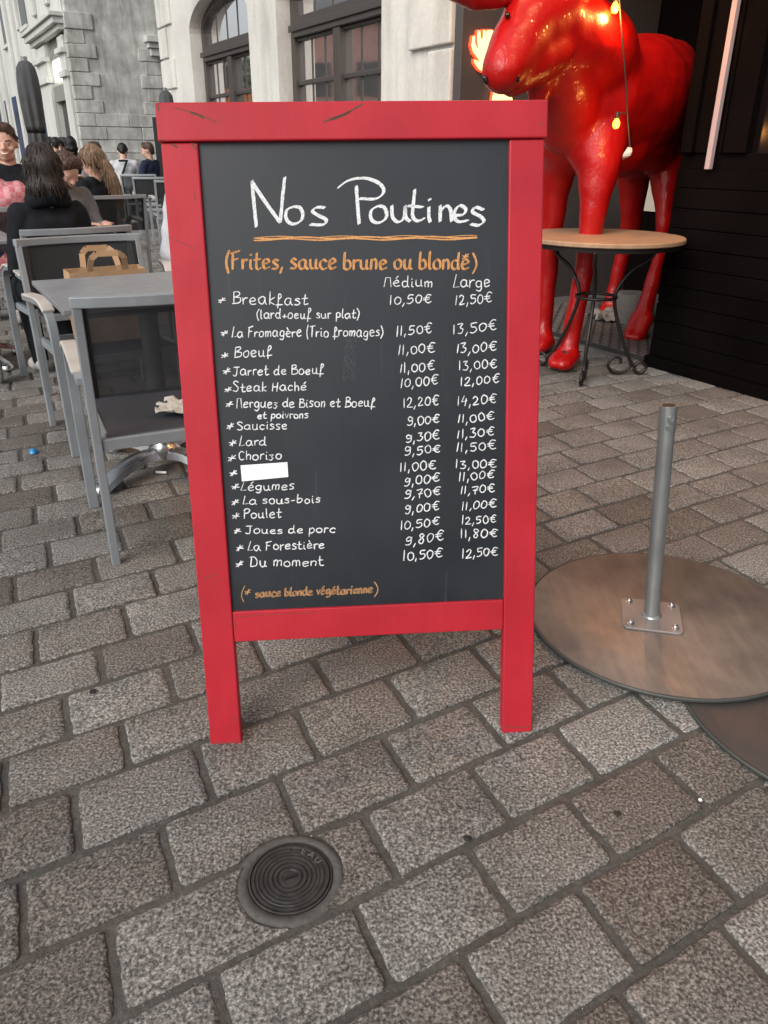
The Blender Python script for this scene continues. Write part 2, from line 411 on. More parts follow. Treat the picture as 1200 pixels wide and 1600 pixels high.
wquad(FP(S1,0,0), FP(S1,8,0), FP(S1,8,TOP), FP(S1,0,TOP)); wquad(FP(S0,0,TOP), FP(S1,0,TOP), FP(S1,8,TOP), FP(S0,8,TOP)); wquad(FP(S0,8,0), FP(S1,8,0), FP(S1,8,TOP), FP(S0,8,TOP))
inhall(wb.build('wall', M_STONE))
q = MB(); rq = random.Random(3)
for k in range(16):                       # corner stones at both ends of the front
    z = k*.40; wd = .62 if k % 2 else .34
    fbox(q, S1-wd, S1+.03, -.035, .2, z+.012, z+.388)
inhall(q.build('corner_stones', M_STONE, bevel=.012)); q = MB()
for z, wd, pr in ((.3,.30,.03),(.72,.5,.02),(1.12,.30,.03),(1.53,.34,.035),(1.92,.62,.045),(2.36,.3,.03),(2.8,.55,.03),(3.2,.35,.03)):
    fbox(q, S0+.02, S0+wd, -pr, .2, z+.01, z+.37)
inhall(q.build('corner_stones', M_STONE, bevel=.012))

for oi, (a, b) in enumerate(OPEN):
    c, r = (a+b)/2, (b-a)/2; fr = MB(); d0, d1 = RV-.06, RV+.03
    def archbar(rad, wd):
        for k in range(NA):
            t0, t1 = math.pi*k/NA, math.pi*(k+1)/NA
            pts = [FP(c+rr*math.cos(t), dd, SPR+(RISE-(r-rr))*math.sin(t)) for t in (t0, t1) for rr in (rad-wd, rad) for dd in (d0, d1)]
            fr.add(pts, [(0,1,3,2),(4,6,7,5),(0,4,5,1),(2,3,7,6),(0,2,6,4),(1,5,7,3)])
    archbar(r-.004, .09)
    TR0, TR1 = 2.28, 2.46
    fbox(fr, a+.004, a+.10, d0, d1, SILL+.003, SPR); fbox(fr, b-.10, b-.004, d0, d1, SILL+.003, SPR)
    fbox(fr, a+.10, b-.10, d0-.03, d1, TR0, TR1); fbox(fr, a+.10, b-.10, d0, d1, SILL+.003, SILL+.15)
    fbox(fr, a+.06, b-.06, d0-.055, d0-.032, TR0+.05, TR0+.11)
    nm = 5
    for k in range(1, nm):                # fanlight bars
        x = a+.10+(b-a-.2)*k/nm; h = (RISE-.05)*math.sqrt(max(0, 1-((x-c)/(r-.05))**2)); fbox(fr, x-.015, x+.015, d0+.052, d1-.01, TR1, SPR+h)
    x2 = c+.02
    fbox(fr, x2-.07, x2+.07, d0-.015, d1, SILL+.15, TR0)          # meeting stile
    for lo, hi in ((a+.10, x2-.07), (x2+.07, b-.10)):
        n2 = 3
        for k in range(1, n2): x = lo+(hi-lo)*k/n2; fbox(fr, x-.016, x+.016, d0+.052, d1-.01, SILL+.15, TR0)
        fbox(fr, lo, hi, d0+.022, d1-.012, TR0-.03, TR0-.004)
        for z in (1.25, 1.86): fbox(fr, lo, hi, d0+.024, d1-.014, z-.022, z+.022)
    f = inhall(fr.build('window', M_FRAME, bevel=.006))
    gl = MB(); poly = [(a+.05, SILL+.05), (b-.05, SILL+.05)]+[(c+(r-.04)*math.cos(math.pi*k/NA), SPR+(RISE-.04)*math.sin(math.pi*k/NA)) for k in range(NA+1)]
    gl.prism(poly, V, Z, U, P0+U*(RV+.0), .008); po_ = gl.build('pane', M_GLASS); po_.parent = f
    ib = MB(); fbox(ib, a-.1, b+.1, RV+.5, RV+.55, 0, 4.2); it = ib.build('dark_room_back', M_INT); inhall(it)

# --- black shop front, niche and lit sign (right)
M_BLK = mat('black_cladding', (.003,.0025,.0025), .8, spec=.03)
base(M_BLK, ramp(M_BLK, tex(M_BLK, coords(M_BLK), 3, 5), [(.3, (.002,.0015,.0015)), (.7, (.004,.003,.003))]))
M_NICHE = mat('black_niche_paint', (.003,.002,.002), .9, spec=.05)
M_GREY = mat('dark_grey_panel_paint', (.060,.053,.051), .55)
shop = empty('shop_front', FP(-1.5, 0, 0), 0, 'black clad shop front with a dark door and white edge strip', 'shop front')
def inshop(o): o.parent = shop; o.matrix_parent_inverse = Matrix.Translation(-shop.location); return o
b = MB(); z = .07; k = 0
while z < 1.12:                           # shiplap boards below
    fbox(b, -4.0, 0, -.012 if k % 2 else -.016, .05, z, min(z+.102, 1.12)); z += .106; k += 1
fbox(b, -4.0, 0, .0, .12, 1.12, 1.2)
inshop(b.build('cladding', M_BLK, bevel=.003))
b = MB(); fbox(b, -4.0, .01, -.045, .10, 0.0, .066); inshop(b.build('base_rail', M_BLK, bevel=.004))
b = MB(); fbox(b, -.19, .0, -.02, .12, 1.2, 4.2); fbox(b, -.10, -.05, -.05, -.021, 1.2, 4.2); fbox(b, -.42, -.28, -.024, .1, 1.2, 4.2); fbox(b, -4, -.42, -.02, .1, 3.6, 4.2); fbox(b, -2.6,-2.45,-.02,.1,1.2,3.6)
fbox(b, -.275,-.262,-.03,.1,1.2,4.2)
inshop(b.build('door_frame', M_BLK, bevel=.004))
M_DG = mat('tinted_glass', (.006,.004,.004), .16, spec=.3)
b = MB(); fbox(b, -4, -.42, .03, .04, 1.2, 3.6); fbox(b, -.262,-.19,.03,.04,1.2,4.2); inshop(b.build('pane', M_DG))
M_STRIP = mat('white_edge_strip', (.36,.30,.31), .6)
b = MB(); fbox(b, -.246, -.214, -.06, -.031, 1.12, 3.4); inshop(b.build('edge_strip', M_STRIP, bevel=.003))
b = MB(); fbox(b, -.02, .0, .12, 2.0, 0, 4.2); fbox(b, -.02, 2.6, 2.0, 2.1, 0, 4.2); fbox(b, -.02, 2.6, .06, 2.1, 3.3, 3.4); fbox(b, -4, 2.25, 0.13, 3, 4.2, 4.3); fbox(b, 0, 2.25, -.01, .06, 3.3, 4.2); inshop(b.build('niche', M_NICHE))
b = MB(); fbox(b, S0-.10, S0-.004, -.02, 1.99, .0, 3.29); inshop(b.build('side_panel', M_GREY, bevel=.004))
# raised tread-plate floor of the niche
def tread():
    m = mat('woven_grey_floor', (.085,.078,.076), .6); v = coords(m, (1,1,1))
    wv = N(m, 'ShaderNodeTexBrick'); wv.inputs['Scale'].default_value = 1.0; wv.inputs['Brick Width'].default_value = .085; wv.inputs['Row Height'].default_value = .045; wv.inputs['Mortar Size'].default_value = .011; wv.offset = .5
    L(m, v, wv.inputs['Vector'])
    wv.inputs['Color1'].default_value = (.26,.235,.225,1); wv.inputs['Color2'].default_value = (.19,.175,.17,1); wv.inputs['Mortar'].default_value = (.025,.023,.022,1)
    base(m, wv.outputs['Color']); return m
dk = MB(); dk.box((-.9,0,0), (.85,1.95,.03))
deck = tag(link('floor_mat', bpy.data.meshes.new('x')), 'grey woven mat on the floor of the black niche', 'mat')
bpy.data.objects.remove(deck)
deck = dk.build('floor_mat', tread(), bevel=.006); deck.matrix_world = Matrix(((V.x,U.x,0,FP(.95,.03,0).x),(V.y,U.y,0,FP(.95,.03,0).y),(0,0,1,0),(0,0,0,1)))
tag(deck, 'grey woven mat on the floor of the black niche', 'mat')
b = MB(); fbox(b, 0,2.25,.0,2.0,-.010,.0015); tag(b.build('niche_floor', mat('grey_concrete', (.10,.095,.092), .8)), kind='structure')

# lit antler sign on the grey side panel of the niche (its face looks towards the street)
# panel face: at s = S0-.10, axis U to the right, Z up
SF = FP(S0-.10, 0, 0); nrm = -V
sign = empty('lit_sign', SF+U*.35+Z*1.7, 0, 'glowing pale yellow antler sign on the grey wall behind the moose head', 'lit sign')
M_GLOW = emis('sign_glow', (1,.80,.30), 1.35); M_RIM = emis('sign_red_rim', (1,.09,.03), .75)
def on_sign(px, py):
    p = at_plane(px, py, SF, nrm); return ((p-SF).dot(U), p.z)
antler = [(750,112),(744,108),(738,99),(737,94),(743,97),(747,99),(743,91),(736,83),(733,72),(735,58),(737,57),(737,68),(741,77),(744,78),(742,64),(743,49),(745,49),(746,60),(749,66),(751,58),(751,48),(753,48),(753,60),(755,60),(757,48),(759,48),(759,60),(761,48),(765,48),(766,60),(765,72),(761,84),(757,96),(753,107)]
throat = [(768,139),(772,145),(779,147),(787,148),(793,146),(797,162),(802,190),(785,215),(768,190),(764,165)]
P_ant = [on_sign(*p) for p in antler]; P_th = [on_sign(*p) for p in throat]
cx = sum(p[0] for p in P_th)/len(P_th)
def grow(poly, e):
    out = []; n = len(poly); A = sum(poly[i][0]*poly[(i+1)%n][1]-poly[(i+1)%n][0]*poly[i][1] for i in range(n))
    for i in range(n):
        a, b_, c = Vector((*poly[i-1],0)), Vector((*poly[i],0)), Vector((*poly[(i+1)%n],0))
        d = ((b_-a).normalized()+(c-b_).normalized()); d = d.normalized() if d.length > 1e-6 else (c-b_).normalized()
        nn = Vector((d.y, -d.x, 0))*(1 if A > 0 else -1); out.append(((b_+nn*e).x, (b_+nn*e).y))
    return out
for nm, poly in (('antler', P_ant), ('antler', [(2*cx-x, z) for x, z in P_ant]), ('throat', P_th)):
    mbg = MB(); mbg.prism(poly, U, Z, nrm, SF+nrm*.030, .012); o = mbg.build(nm, M_GLOW); o.parent = sign; o.matrix_parent_inverse = Matrix.Translation(-sign.location)
    mbg = MB(); mbg.prism(grow(poly, .010), U, Z, nrm, SF+nrm*.004, .022); r_ = mbg.build('red_rim', M_RIM); r_.parent = o
# paper notice on the niche back wall
nb = FP(0, 1.985, 0); pn = at_plane(1019, 300, nb, U)
mb = MB(); c_ = ((pn-P0).dot(V)); fbox(mb, c_-.11, c_+.14, 1.975, 1.985, pn.z-.16, pn.z+.2)
tag(mb.build('paper_notice', mat('notice_paper', (.50,.47,.40), .8)), 'small cream paper notice on the black back wall between the moose legs', 'notice')

# --- far building across the square (left)
B0 = Vector((-6.4, 18, 0))
def BP(s, d, z): return B0+V*s+U*d+Z*z      # s back along the side front, d to the right
far = empty('corner_building', B0, 0, 'weathered pale stone corner building with a lit doorway sign and dark windows', 'building')
def infar(o): o.parent = far; o.matrix_parent_inverse = Matrix.Translation(-far.location); return o
def bbox_(mb, s0, s1, d0, d1, z0, z1): mb.add([BP(a, b_, c) for a in (s0, s1) for b_ in (d0, d1) for c in (z0, z1)], [(0,1,3,2),(4,6,7,5),(0,4,5,1),(2,3,7,6),(0,2,6,4),(1,5,7,3)])
b = MB(); bbox_(b, .2, 9, .2, 9, 0, 9); infar(b.build('wall', M_STONE2))
b = MB(); rb = random.Random(11)            # coursed stone end wall: every block shaped, some flaked back
z = 1.12; row_ = 0
while z < 9:                              # corner stones, then long courses near the ground and at the right
    h = .25 if z < 3.3 else .30
    w0 = .50 if row_ % 2 else .30
    if z < 3.4: bbox_(b, -.022+rb.uniform(-.010,.010), .21, -.05, w0, z+.006, z+h-.006)
    if z < 1.85:
        d = w0
        while d < 4.5: wd = rb.uniform(.7, 1.2); bbox_(b, -.02+rb.uniform(-.015,.008), .21, d+.005, d+wd-.005, z+.006, z+h-.006); d += wd
    elif z < 3.0:
        if rb.random() < .4: wd = rb.uniform(.35,.6); bbox_(b, .0+rb.uniform(-.008,.008), .21, w0+.006, w0+wd, z+.006, z+h-.006)
        d = 1.35+(.0 if row_ % 2 else .12)
        while d < 4.5: wd = rb.uniform(.6, 1.0); bbox_(b, -.008+rb.uniform(-.012,.008), .21, d+.005, d+wd-.005, z+.006, z+h-.006); d += wd
    z += h; row_ += 1
bbox_(b, .006, .21, .0, 4.6, 1.1, 9)
infar(b.build('stone_courses', M_STONE2, bevel=.01))
b = MB(); bbox_(b, -.14, .21, -.08, 4.6, 0, 1.0); bbox_(b, -.10, .21, -.05, 4.6, 1.0, 1.1); infar(b.build('plinth', M_STONE2, bevel=.01))
b = MB(); bbox_(b, -.16, .21, 1.55, 4.6, 3.12, 3.22); bbox_(b, -.24, .21, 1.5, 4.6, 3.22, 3.34); bbox_(b,-.10,.21,1.6,4.6,2.98,3.118); infar(b.build('cornice', M_STONE3, bevel=.01))
# side front, rendered, running away to the left: face at d = 0
b = MB(); bbox_(b, .26, .95, -.012, .19, 0, 3.3); bbox_(b, 2.5, 40, -.012, .19, 0, 3.45); bbox_(b, .26, 40, -.012, .19, 3.45, 9.5); bbox_(b, .95, 2.5, .16, .19, 0, 3.449)
infar(b.build('side_wall', M_STONE3))
b = MB()
for s0, s1, pr in ((2.5,3.9,.10),(.30,.92,.08)):
    bbox_(b, s0, s1, -pr, -.013, 0, 2.55); bbox_(b, s0-.04, s1+.04, -pr-.06, -.013, 2.55, 2.68); bbox_(b, s0, s1, -pr, -.013, 2.68, 2.98); bbox_(b, s0-.05, s1+.05, -pr-.08, -.013, 2.98, 3.08); bbox_(b, s0, s1, -pr, -.013, 3.08, 3.3)
for s0 in (6.9, 8.1, 10.8, 12.6, 15): bbox_(b, s0, s0+.35, -.10, -.013, 0, 9); 
for s0 in (1.4, 3.2, 6.0, ): bbox_(b, s0, s0+.3, -.09, -.013, 3.96, 9); bbox_(b, s0+.3, s0+.45, -.05, -.013, 3.96, 9)
infar(b.build('pilaster', M_STONE3, bevel=.012))
b = MB(); bbox_(b, .1, 4.0, -.16, -.013, 3.36, 3.46); bbox_(b, .05, 4.1, -.26, -.013, 3.46, 3.58); bbox_(b, 0, 4.15, -.32, -.013, 3.58, 3.66); infar(b.build('door_canopy', M_STONE3, bevel=.01))
b = MB(); bbox_(b, 1.05, 2.40, .02, .06, 2.56, 2.98); lit = infar(b.build('light_box', emis('light_box', (1,.97,.88), 2.2)))
b = MB(); bbox_(b, .96, 2.49, -.02, .12, 2.16, 2.48); bbox_(b, .96, 2.49, .03, .155, 3.0, 3.44); infar(b.build('door_head', mat('grey_stone_band', (.22,.22,.21), .8), bevel=.01))
b = MB(); bbox_(b, .97, 2.47, .10, .14, 0, 2.15); infar(b.build('door', mat('dark_door', (.02,.022,.022), .35), bevel=.006))
M_WDARK = mat('dark_window', (.045,.05,.055), .25)
for s0, s1, z0, z1 in ((4.75,5.7,3.95,4.9),(8.7,9.6,3.9,4.9),(4.3,4.9,1.2,2.7),(7.2,7.7,1.0,2.75),(9.2,10.2,0,2.6),(13.2,14.2,3.9,4.9),(11.3,12.2,0,2.6)):
    b = MB(); bbox_(b, s0, s1, -.03, -.014, z0, z1); o = infar(b.build('window', M_WDARK))
    b = MB(); bbox_(b, s0-.08, s1+.08, -.09, -.0135, z0-.09, z0-.002); sl = b.build('sill', M_STONE3, bevel=.008); sl.parent = o
# dark menu stand against the stone hall's end, and blue painted shop front far left
mb = MB(); c_ = at_y(243, 215, 15.5)
tb = empty('menu_stand', (c_.x+.1, 15.5, 0), R(10), 'tall black menu stand beside the far stone wall', 'menu stand')
mb = MB(); mb.box((-.12,-.03,.45), (.12,.02,1.72)); mb.build('panel', M_BLACK, tb, bevel=.008)
mb = MB(); mb.box((-.11,-.005,0), (-.07,.035,.45)); mb.build('leg', M_BLACK, tb); mb = MB(); mb.box((.07,-.005,0), (.11,.035,.45)); mb.build('leg', M_BLACK, tb)
M_BLUE = mat('blue_shop_paint', (.05,.13,.40), .5)
bs = empty('blue_kiosk', (-14.4, 29.5, 0), R(30), 'blue painted shop front far off at the left edge', 'shop front')
mb = MB(); mb.box((-2.2,0,0), (1.3,1.5,3.9)); mb.build('wall', mat('grey_blue_wall', (.20,.24,.30), .7), bs)
mb = MB(); mb.box((-1.2,-.3,2.3), (.9,-.003,3.3)); mb.build('fascia', M_BLUE, bs, bevel=.02)
mb = MB(); mb.box((-1.1,-.06,.1), (.5,-.003,2.2)); mb.build('window', M_BLUE, bs, bevel=.02)

# --- across the square, outside the picture: seen mirrored in the tall windows
M_BRICK = mat('pink_brick', (.34,.17,.13), .8); base(M_BRICK, ramp(M_BRICK, tex(M_BRICK, coords(M_BRICK), 2, 5), [(.3, (.42,.24,.20)), (.7, (.58,.36,.30))]))
bk = empty('brick_building', (-29, 22, 0), R(-20), 'pink brick building across the square, mirrored in the right arched window', 'building')
mb = MB(); mb.box((-3,-6,0), (3,6,6.0)); mb.build('wall', M_BRICK, bk)
mb = MB(); mb.prism([(-3.3,6.0),(3.3,6.0),(0,7.4)], Vector((1,0,0)), Z, Vector((0,1,0)), Vector((0,-6.2,0)), 12.4); mb.build('roof', mat('slate_roof', (.08,.085,.09), .6), bk)
for zz in (.8, 3.3):
    for yy in (-4.8, -2.6, -.4, 1.8, 4.0):
        mb = MB(); mb.box((3.002,yy,zz), (3.06,yy+1.1,zz+1.3)); mb.build('window', M_WDARK, bk)
og = empty('orange_stall', (-19.5, 24.4, 0), R(-30), 'orange market stall mirrored low in the arched windows', 'stall')
M_OR = mat('orange_canvas', (.55,.17,.04), .8)
mb = MB(); mb.box((-2.5,-1.2,2.2), (2.5,1.2,3.1)); mb.box((-2.4,-1.0,0.4), (2.4,-.9,2.2)); mb.build('canopy', M_OR, og, bevel=.04)
for x in (-2.3,2.3):
    for y in (-.8,1.1): mb = MB(); mb.box((x-.04,y-.04,0),(x+.04,y+.04,2.2)); mb.build('post', M_ALUD, og)
M_LEAF = mat('tree_leaves', (.05,.075,.03), .7); M_BARK = mat('tree_bark', (.07,.055,.045), .9)
for ti, (x, y, h) in enumerate(((-23,28.5,5.0),(-27,33,5.6),(-20,33,5.2))):
    t = empty('plaza_tree', (x, y, 0), 0, ('low green tree nearest the orange stall','round green tree behind the stall, furthest left','green tree furthest back across the square')[ti], 'tree', 'trees across the square')
    mb = MB(); mb.tube(crom([(0,0,0),(.05,.02,h*.3),(0,.1,h*.7)], 4), [.16]*4+[.12]*4+[.07], 8); mb.build('trunk', M_BARK, t, smooth='all')
    mb = MB(); rt2 = random.Random(ti)
    for k in range(1500):
        d = Vector((rt2.gauss(0,1), rt2.gauss(0,1), rt2.gauss(0,1))).normalized()*rt2.uniform(.5,1)**.5; c = Vector((d.x*1.9, d.y*1.9, h*.66+d.z*1.5))*(1+.15*noise.noise(d*2.5))
        a_ = Vector((rt2.gauss(0,1), rt2.gauss(0,1), rt2.gauss(0,1))).normalized()*.13; b_ = a_.orthogonal().normalized()*.08; mb.add([c-a_, c-b_, c+a_, c+b_], [(0,1,2,3)])
    mb.build('crown', M_LEAF, t)
# ------------------------------------------------------------------ A-frame chalkboard
SO = Vector((-.3825, 1.3241, 0))
SR = Matrix(((.9974,-.0659,-.0307),(.0709,.975,.2105),(.0161,-.2122,.9771)))
_x = SR.col[0].normalized(); _z = (SR.col[2]-_x*SR.col[2].dot(_x)).normalized(); _y = _z.cross(_x)
SM = Matrix(((_x.x,_y.x,_z.x,SO.x),(_x.y,_y.y,_z.y,SO.y),(_x.z,_y.z,_z.z,0),(0,0,0,1)))
W_, H_, CAPH, SIDE, PB, RB = .7255, 1.2398, .0666, .0683, .3099, .2411
sg = empty('chalkboard_sign', (0,0,0), 0, 'red framed chalkboard menu sign standing on the paving with white handwriting', 'menu board')
sg.matrix_world = SM
TK = .032
mb = MB(); mb.box((0,0,0), (SIDE,TK,H_-.001)); mb.build('upright', M_RED, sg, bevel=.003)
mb = MB(); mb.box((W_-SIDE,0,-.010), (W_,TK,H_-.001)); mb.build('upright', M_RED, sg, bevel=.003)
mb = MB(); mb.box((-.004,-.006,H_), (W_+.004,TK+.004,H_+CAPH)); mb.build('top_rail', M_RED, sg, bevel=.003)
mb = MB(); mb.box((SIDE+.0006,.002,RB), (W_-SIDE-.0006,TK-.002,PB)); mb.build('bottom_rail', M_RED, sg, bevel=.0025)
mb = MB(); mb.box((SIDE-.004,.009,PB-.004), (W_-SIDE+.004,.016,H_+.004)); panel = mb.build('blackboard', M_BOARD, sg)
# rear prop frame leaning the other way from the hinge
hinge = Vector((0, TK+.004, H_+.03)); dn = (SR.transposed() @ Vector((0,.31,-1))).normalized()
for x in (.03, W_-.03):
    p = Vector((x, hinge.y+.012, hinge.z)); q = p+dn*1.0
    k = (-(SM @ p).z)/((SM @ q).z-(SM @ p).z); q = p+(q-p)*k
    mb = MB(); mb.bar(p, q, .05, .024); mb.build('rear_leg', M_RED, sg, bevel=.002)
pa = Vector((.055, hinge.y+.012, hinge.z))+dn*.98; pb_ = Vector((W_-.055, hinge.y+.012, hinge.z))+dn*.98
mb = MB(); mb.bar(pa, pb_, .022, .05, side=dn.orthogonal()); mb.build('rear_crossbar', M_RED, sg, bevel=.002)
for x in (.10, W_-.14):
    mb = MB(); mb.box((x,TK+.0045,H_-.01), (x+.04,TK+.008,H_+.05)); mb.tube([(x-.002,TK+.012,H_+.03),(x+.042,TK+.012,H_+.03)], .006, 8); mb.build('hinge', M_GALV, sg)

# --- handwriting: strokes laid as paint on the board face
PN = -_y; PP = SM @ Vector((0,.009,0)); SMI = SM.inverted()
def bd(px, py):
    p = SMI @ at_plane(px, py, PP, PN); return Vector((p.x, p.z))
GL = {
'a':(58,"45,50 25,58 5,40 5,15 22,0 40,15 45,50;45,50 46,15 56,0"),'b':(50,"8,100 5,40 5,5;5,40 25,55 42,38 40,12 22,0 5,8"),
'c':(46,"42,45 25,57 6,40 6,15 22,0 42,8"),'d':(56,"42,48 22,56 5,38 6,12 22,0 40,14;44,100 42,40 44,8 52,0"),
'e':(50,"6,28 30,32 42,42 30,56 12,48 5,25 16,2 44,8"),'f':(44,"12,-28 14,40 18,95 32,94 34,70 16,50;0,0 42,2"),
'g':(52,"42,50 22,56 6,38 8,14 24,4 40,18 44,50;44,50 42,-10 28,-32 6,-24"),'h':(46,"8,100 6,0;6,35 25,55 38,42 38,0"),
'i':(22,"8,52 8,10 16,0;9,76 10,80"),'k':(44,"6,95 6,0;38,52 8,24 40,0"),'l':(22,"8,100 6,15 16,0"),
'm':(64,"5,54 5,0;5,38 18,55 28,42 28,0;28,38 44,55 54,42 54,0"),'n':(46,"5,54 5,0;5,36 22,55 36,42 36,0"),
'o':(50,"24,56 6,42 6,12 24,0 42,12 42,42 24,56"),'p':(48,"8,54 4,-35;7,40 24,56 42,40 40,14 22,2 7,10"),
'r':(36,"5,54 6,0;6,34 18,52 34,52"),'s':(42,"36,50 18,57 8,44 22,32 36,18 26,2 4,4"),'t':(40,"16,92 14,14 24,0 38,6;0,52 36,56"),
'u':(54,"5,54 6,14 20,0 38,12 40,54;40,54 40,10 50,0"),'v':(40,"4,54 18,0 36,54"),'z':(42,"4,54 34,54 14,30 34,18 20,-8 2,-2"),
'\u00e9':(50,"6,28 30,32 42,42 30,56 12,48 5,25 16,2 44,8;22,72 38,90"),'\u00e8':(50,"6,28 30,32 42,42 30,56 12,48 5,25 16,2 44,8;12,90 28,72"),
'-':(36,"4,28 30,30"),'+':(44,"4,28 40,28;22,48 22,8"),'(':(28,"24,105 8,60 8,20 20,-22"),')':(28,"6,105 22,60 20,20 4,-24"),
',':(20,"11,10 2,-24"),'*':(40,"21,74 15,18;2,52 34,40;4,24 32,68"),
'0':(48,"24,82 6,60 6,20 22,0 42,20 42,62 24,82"),'1':(20,"10,88 6,0"),'2':(50,"6,66 20,86 38,70 28,36 4,2 46,4"),
'3':(46,"6,80 34,84 20,50 40,34 28,2 4,4"),'4':(48,"22,88 6,34 44,36;36,60 30,-8"),'5':(48,"44,84 12,82 10,50 34,50 42,22 22,0 4,6"),
'7':(46,"4,80 42,82 26,36 20,-4;10,40 40,42"),'8':(46,"36,74 20,86 8,68 34,30 22,0 6,18 20,42 38,66 30,82"),
'9':(46,"40,66 22,84 6,62 18,42 38,54 40,80 38,20 20,0 4,6"),'\u20ac':(60,"54,80 32,88 16,60 16,24 32,2 54,12;2,54 42,58;2,36 40,38"),
'B':(58,"10,96 8,0;6,92 36,98 44,76 12,54;12,54 52,46 48,10 4,0"),'F':(56,"12,92 8,0;2,90 50,102;10,52 40,56"),
'M':(58,"6,0 12,92 46,94 50,0"),'L':(44,"22,100 4,2 42,5"),'T':(52,"2,90 52,96;27,92 24,0"),'J':(54,"4,90 52,92;34,90 32,16 16,0 2,14"),
'S':(54,"46,84 26,96 10,78 28,54 46,30 30,2 4,6"),'H':(56,"8,92 6,0;46,94 44,0;6,46 46,50"),'C':(52,"46,78 26,92 8,60 10,20 28,0 48,12"),
'D':(60,"12,92 10,0;4,92 34,92 54,56 44,14 6,0"),'P':(52,"10,92 8,0;2,84 26,98 48,82 40,56 10,50")}
STRAIGHT = set('MLvz14HT')
rw = random.Random(21)
def stroke(mb, pts, wd, z=-.0007):
    """pts: 2-D points on the board -> flat ribbon with round ends"""
    n = len(pts)
    if n < 2: return
    vs, fs = [], []
    for i, p in enumerate(pts):
        d = pts[min(i+1,n-1)]-pts[max(i-1,0)]
        d = d.normalized() if d.length > 1e-9 else Vector((1,0))
        nn = Vector((-d.y, d.x)); w2 = wd/2*(1+.22*noise.noise(Vector((p.x*160, p.y*160, 5))))
        e = p
        if i == 0: e = p-d*wd*.3
        if i == n-1: e = p+d*wd*.3
        k = .65 if i in (0, n-1) else 1
        for sgn in (1, -1): q_ = e+nn*w2*sgn*k; vs.append((q_.x, .009+z, q_.y))
    fs = [(2*i, 2*i+1, 2*i+3, 2*i+2) for i in range(n-1)]
    mb.add(vs, fs)
_zz = [0]
def write(mb, text, x0, y0, x1, y1, cap, wd=2.3, double=0, jit=1.35, f_bar=True):
    """text between two baseline points of the photo; cap height and stroke in photo pixels"""
    adv = [0]; 
    for ch in text: adv.append(adv[-1]+(GL[ch][0]+8 if ch != ' ' else 34))
    tot = adv[-1]-8; A, B = bd(x0, y0), bd(x1, y1); ex = (B-A)/tot
    up = (bd((x0+x1)/2, (y0+y1)/2-cap)-bd((x0+x1)/2, (y0+y1)/2))/100; px = up.length*100/cap
    for i, ch in enumerate(text):
        if ch == ' ': continue
        dy = rw.uniform(-4, 4)*jit; sc = 1+rw.uniform(-.08, .08)*jit; sl = .05+rw.uniform(-.07,.05)*jit
        for stc in GL[ch][1].split(';'):
            pp = [tuple(float(c) for c in t.split(',')) for t in stc.split()]
            pp = [(x+rw.uniform(-2.2,2.2)*jit, y+rw.uniform(-2.2,2.2)*jit) for x, y in pp]
            if ch in STRAIGHT or len(pp) == 2: cv = [Vector(p) for p in pp]
            else: cv = crom(pp, 5)
            if len(cv) == 2: cv = [cv[0].lerp(cv[1], t/4) for t in range(5)]
            P = [A+ex*(adv[i]+p.x+sl*p.y*.5)+up*(p.y*sc+dy) for p in cv]
            _zz[0] = (_zz[0]+1) % 6
            if double:
                for o in (-1, 1): stroke(mb, [p+Vector((o*double*px, o*double*px*.55)) for p in P], wd*px*rw.uniform(.85,1.1), -.0006-.00004*_zz[0])
                stroke(mb, P, wd*px*.5, -.00052)
            else: stroke(mb, P, wd*px*rw.uniform(.86,1.12), -.0006-.00004*_zz[0])
def child(mb, name, m):
    o = mb.build(name, m, panel); return o
# title, drawn stroke by stroke
mb = MB()
T_ = ["325,408 318,340 312,272","312,275 350,332 396,396","396,396 402,330 409,262","440,348 418,356 412,376 420,394 438,400 458,390 463,370 455,352 440,348",
 "527,352 506,350 492,362 512,376 533,388 524,402 486,401","622,288 626,340 631,399","570,291 600,270 650,264 692,280 704,305 680,325 632,324",
 "690,346 670,356 664,374 672,392 690,396 708,386 713,368 704,350 690,346","728,346 730,378 746,394 764,382 768,346","768,346 770,380 782,392",
 "796,298 792,340 790,376 804,391 824,384","776,346 820,350","838,350 838,378 842,394","840,326 841,329","872,346 872,392","872,364 888,346 902,356 906,392",
 "916,374 940,372 948,356 932,345 918,356 914,378 926,393 954,390","1000,358 978,350 968,364 992,378 1002,392 986,404 964,400"]
rt_ = random.Random(5)
for s_ in T_:
    pp = [tuple(float(c) for c in t.split(',')) for t in s_.split()]
    cv = crom(pp, 6) if len(pp) > 2 else [Vector(pp[0]).lerp(Vector(pp[1]), t/5) for t in range(6)]
    P = [bd(230+p.x/1.9048, 140+p.y/1.9048) for p in cv]; px = (bd(560,330)-bd(561,330)).length
    for o in (-1, 1): stroke(mb, [p+Vector((o*1.5*px, o*.9*px))+Vector((rt_.uniform(-.25,.25)*px, rt_.uniform(-.25,.25)*px)) for p in P], 2.3*px, -.0006-.00005*o)
    stroke(mb, P, 2.0*px, -.0005)
child(mb, 'title_lettering', M_WHITE)
mb = MB()
for k, (ya, ph) in enumerate(((372, 0), (374.5, 1.3), (370.6, 2.2))):
    P = [bd(397+348*t/40, ya-(1.6*t/40)+1.3*math.sin(t*.55+ph)) for t in range(41)]
    stroke(mb, P, (2.2 if k < 2 else 1.2)*px, -.0005-.00006*k)
child(mb, 'underline', M_ORANGE)
mb = MB(); write(mb, '(Frites, sauce brune ou blonde', 352, 420, 733, 421, 27, 2.5, .8, .6); write(mb, '*', 722, 408, 734, 407, 15, 1.9); write(mb, ')', 737, 421, 746, 421, 27, 2.2, .6)
child(mb, 'subtitle_lettering', M_ORANGE)
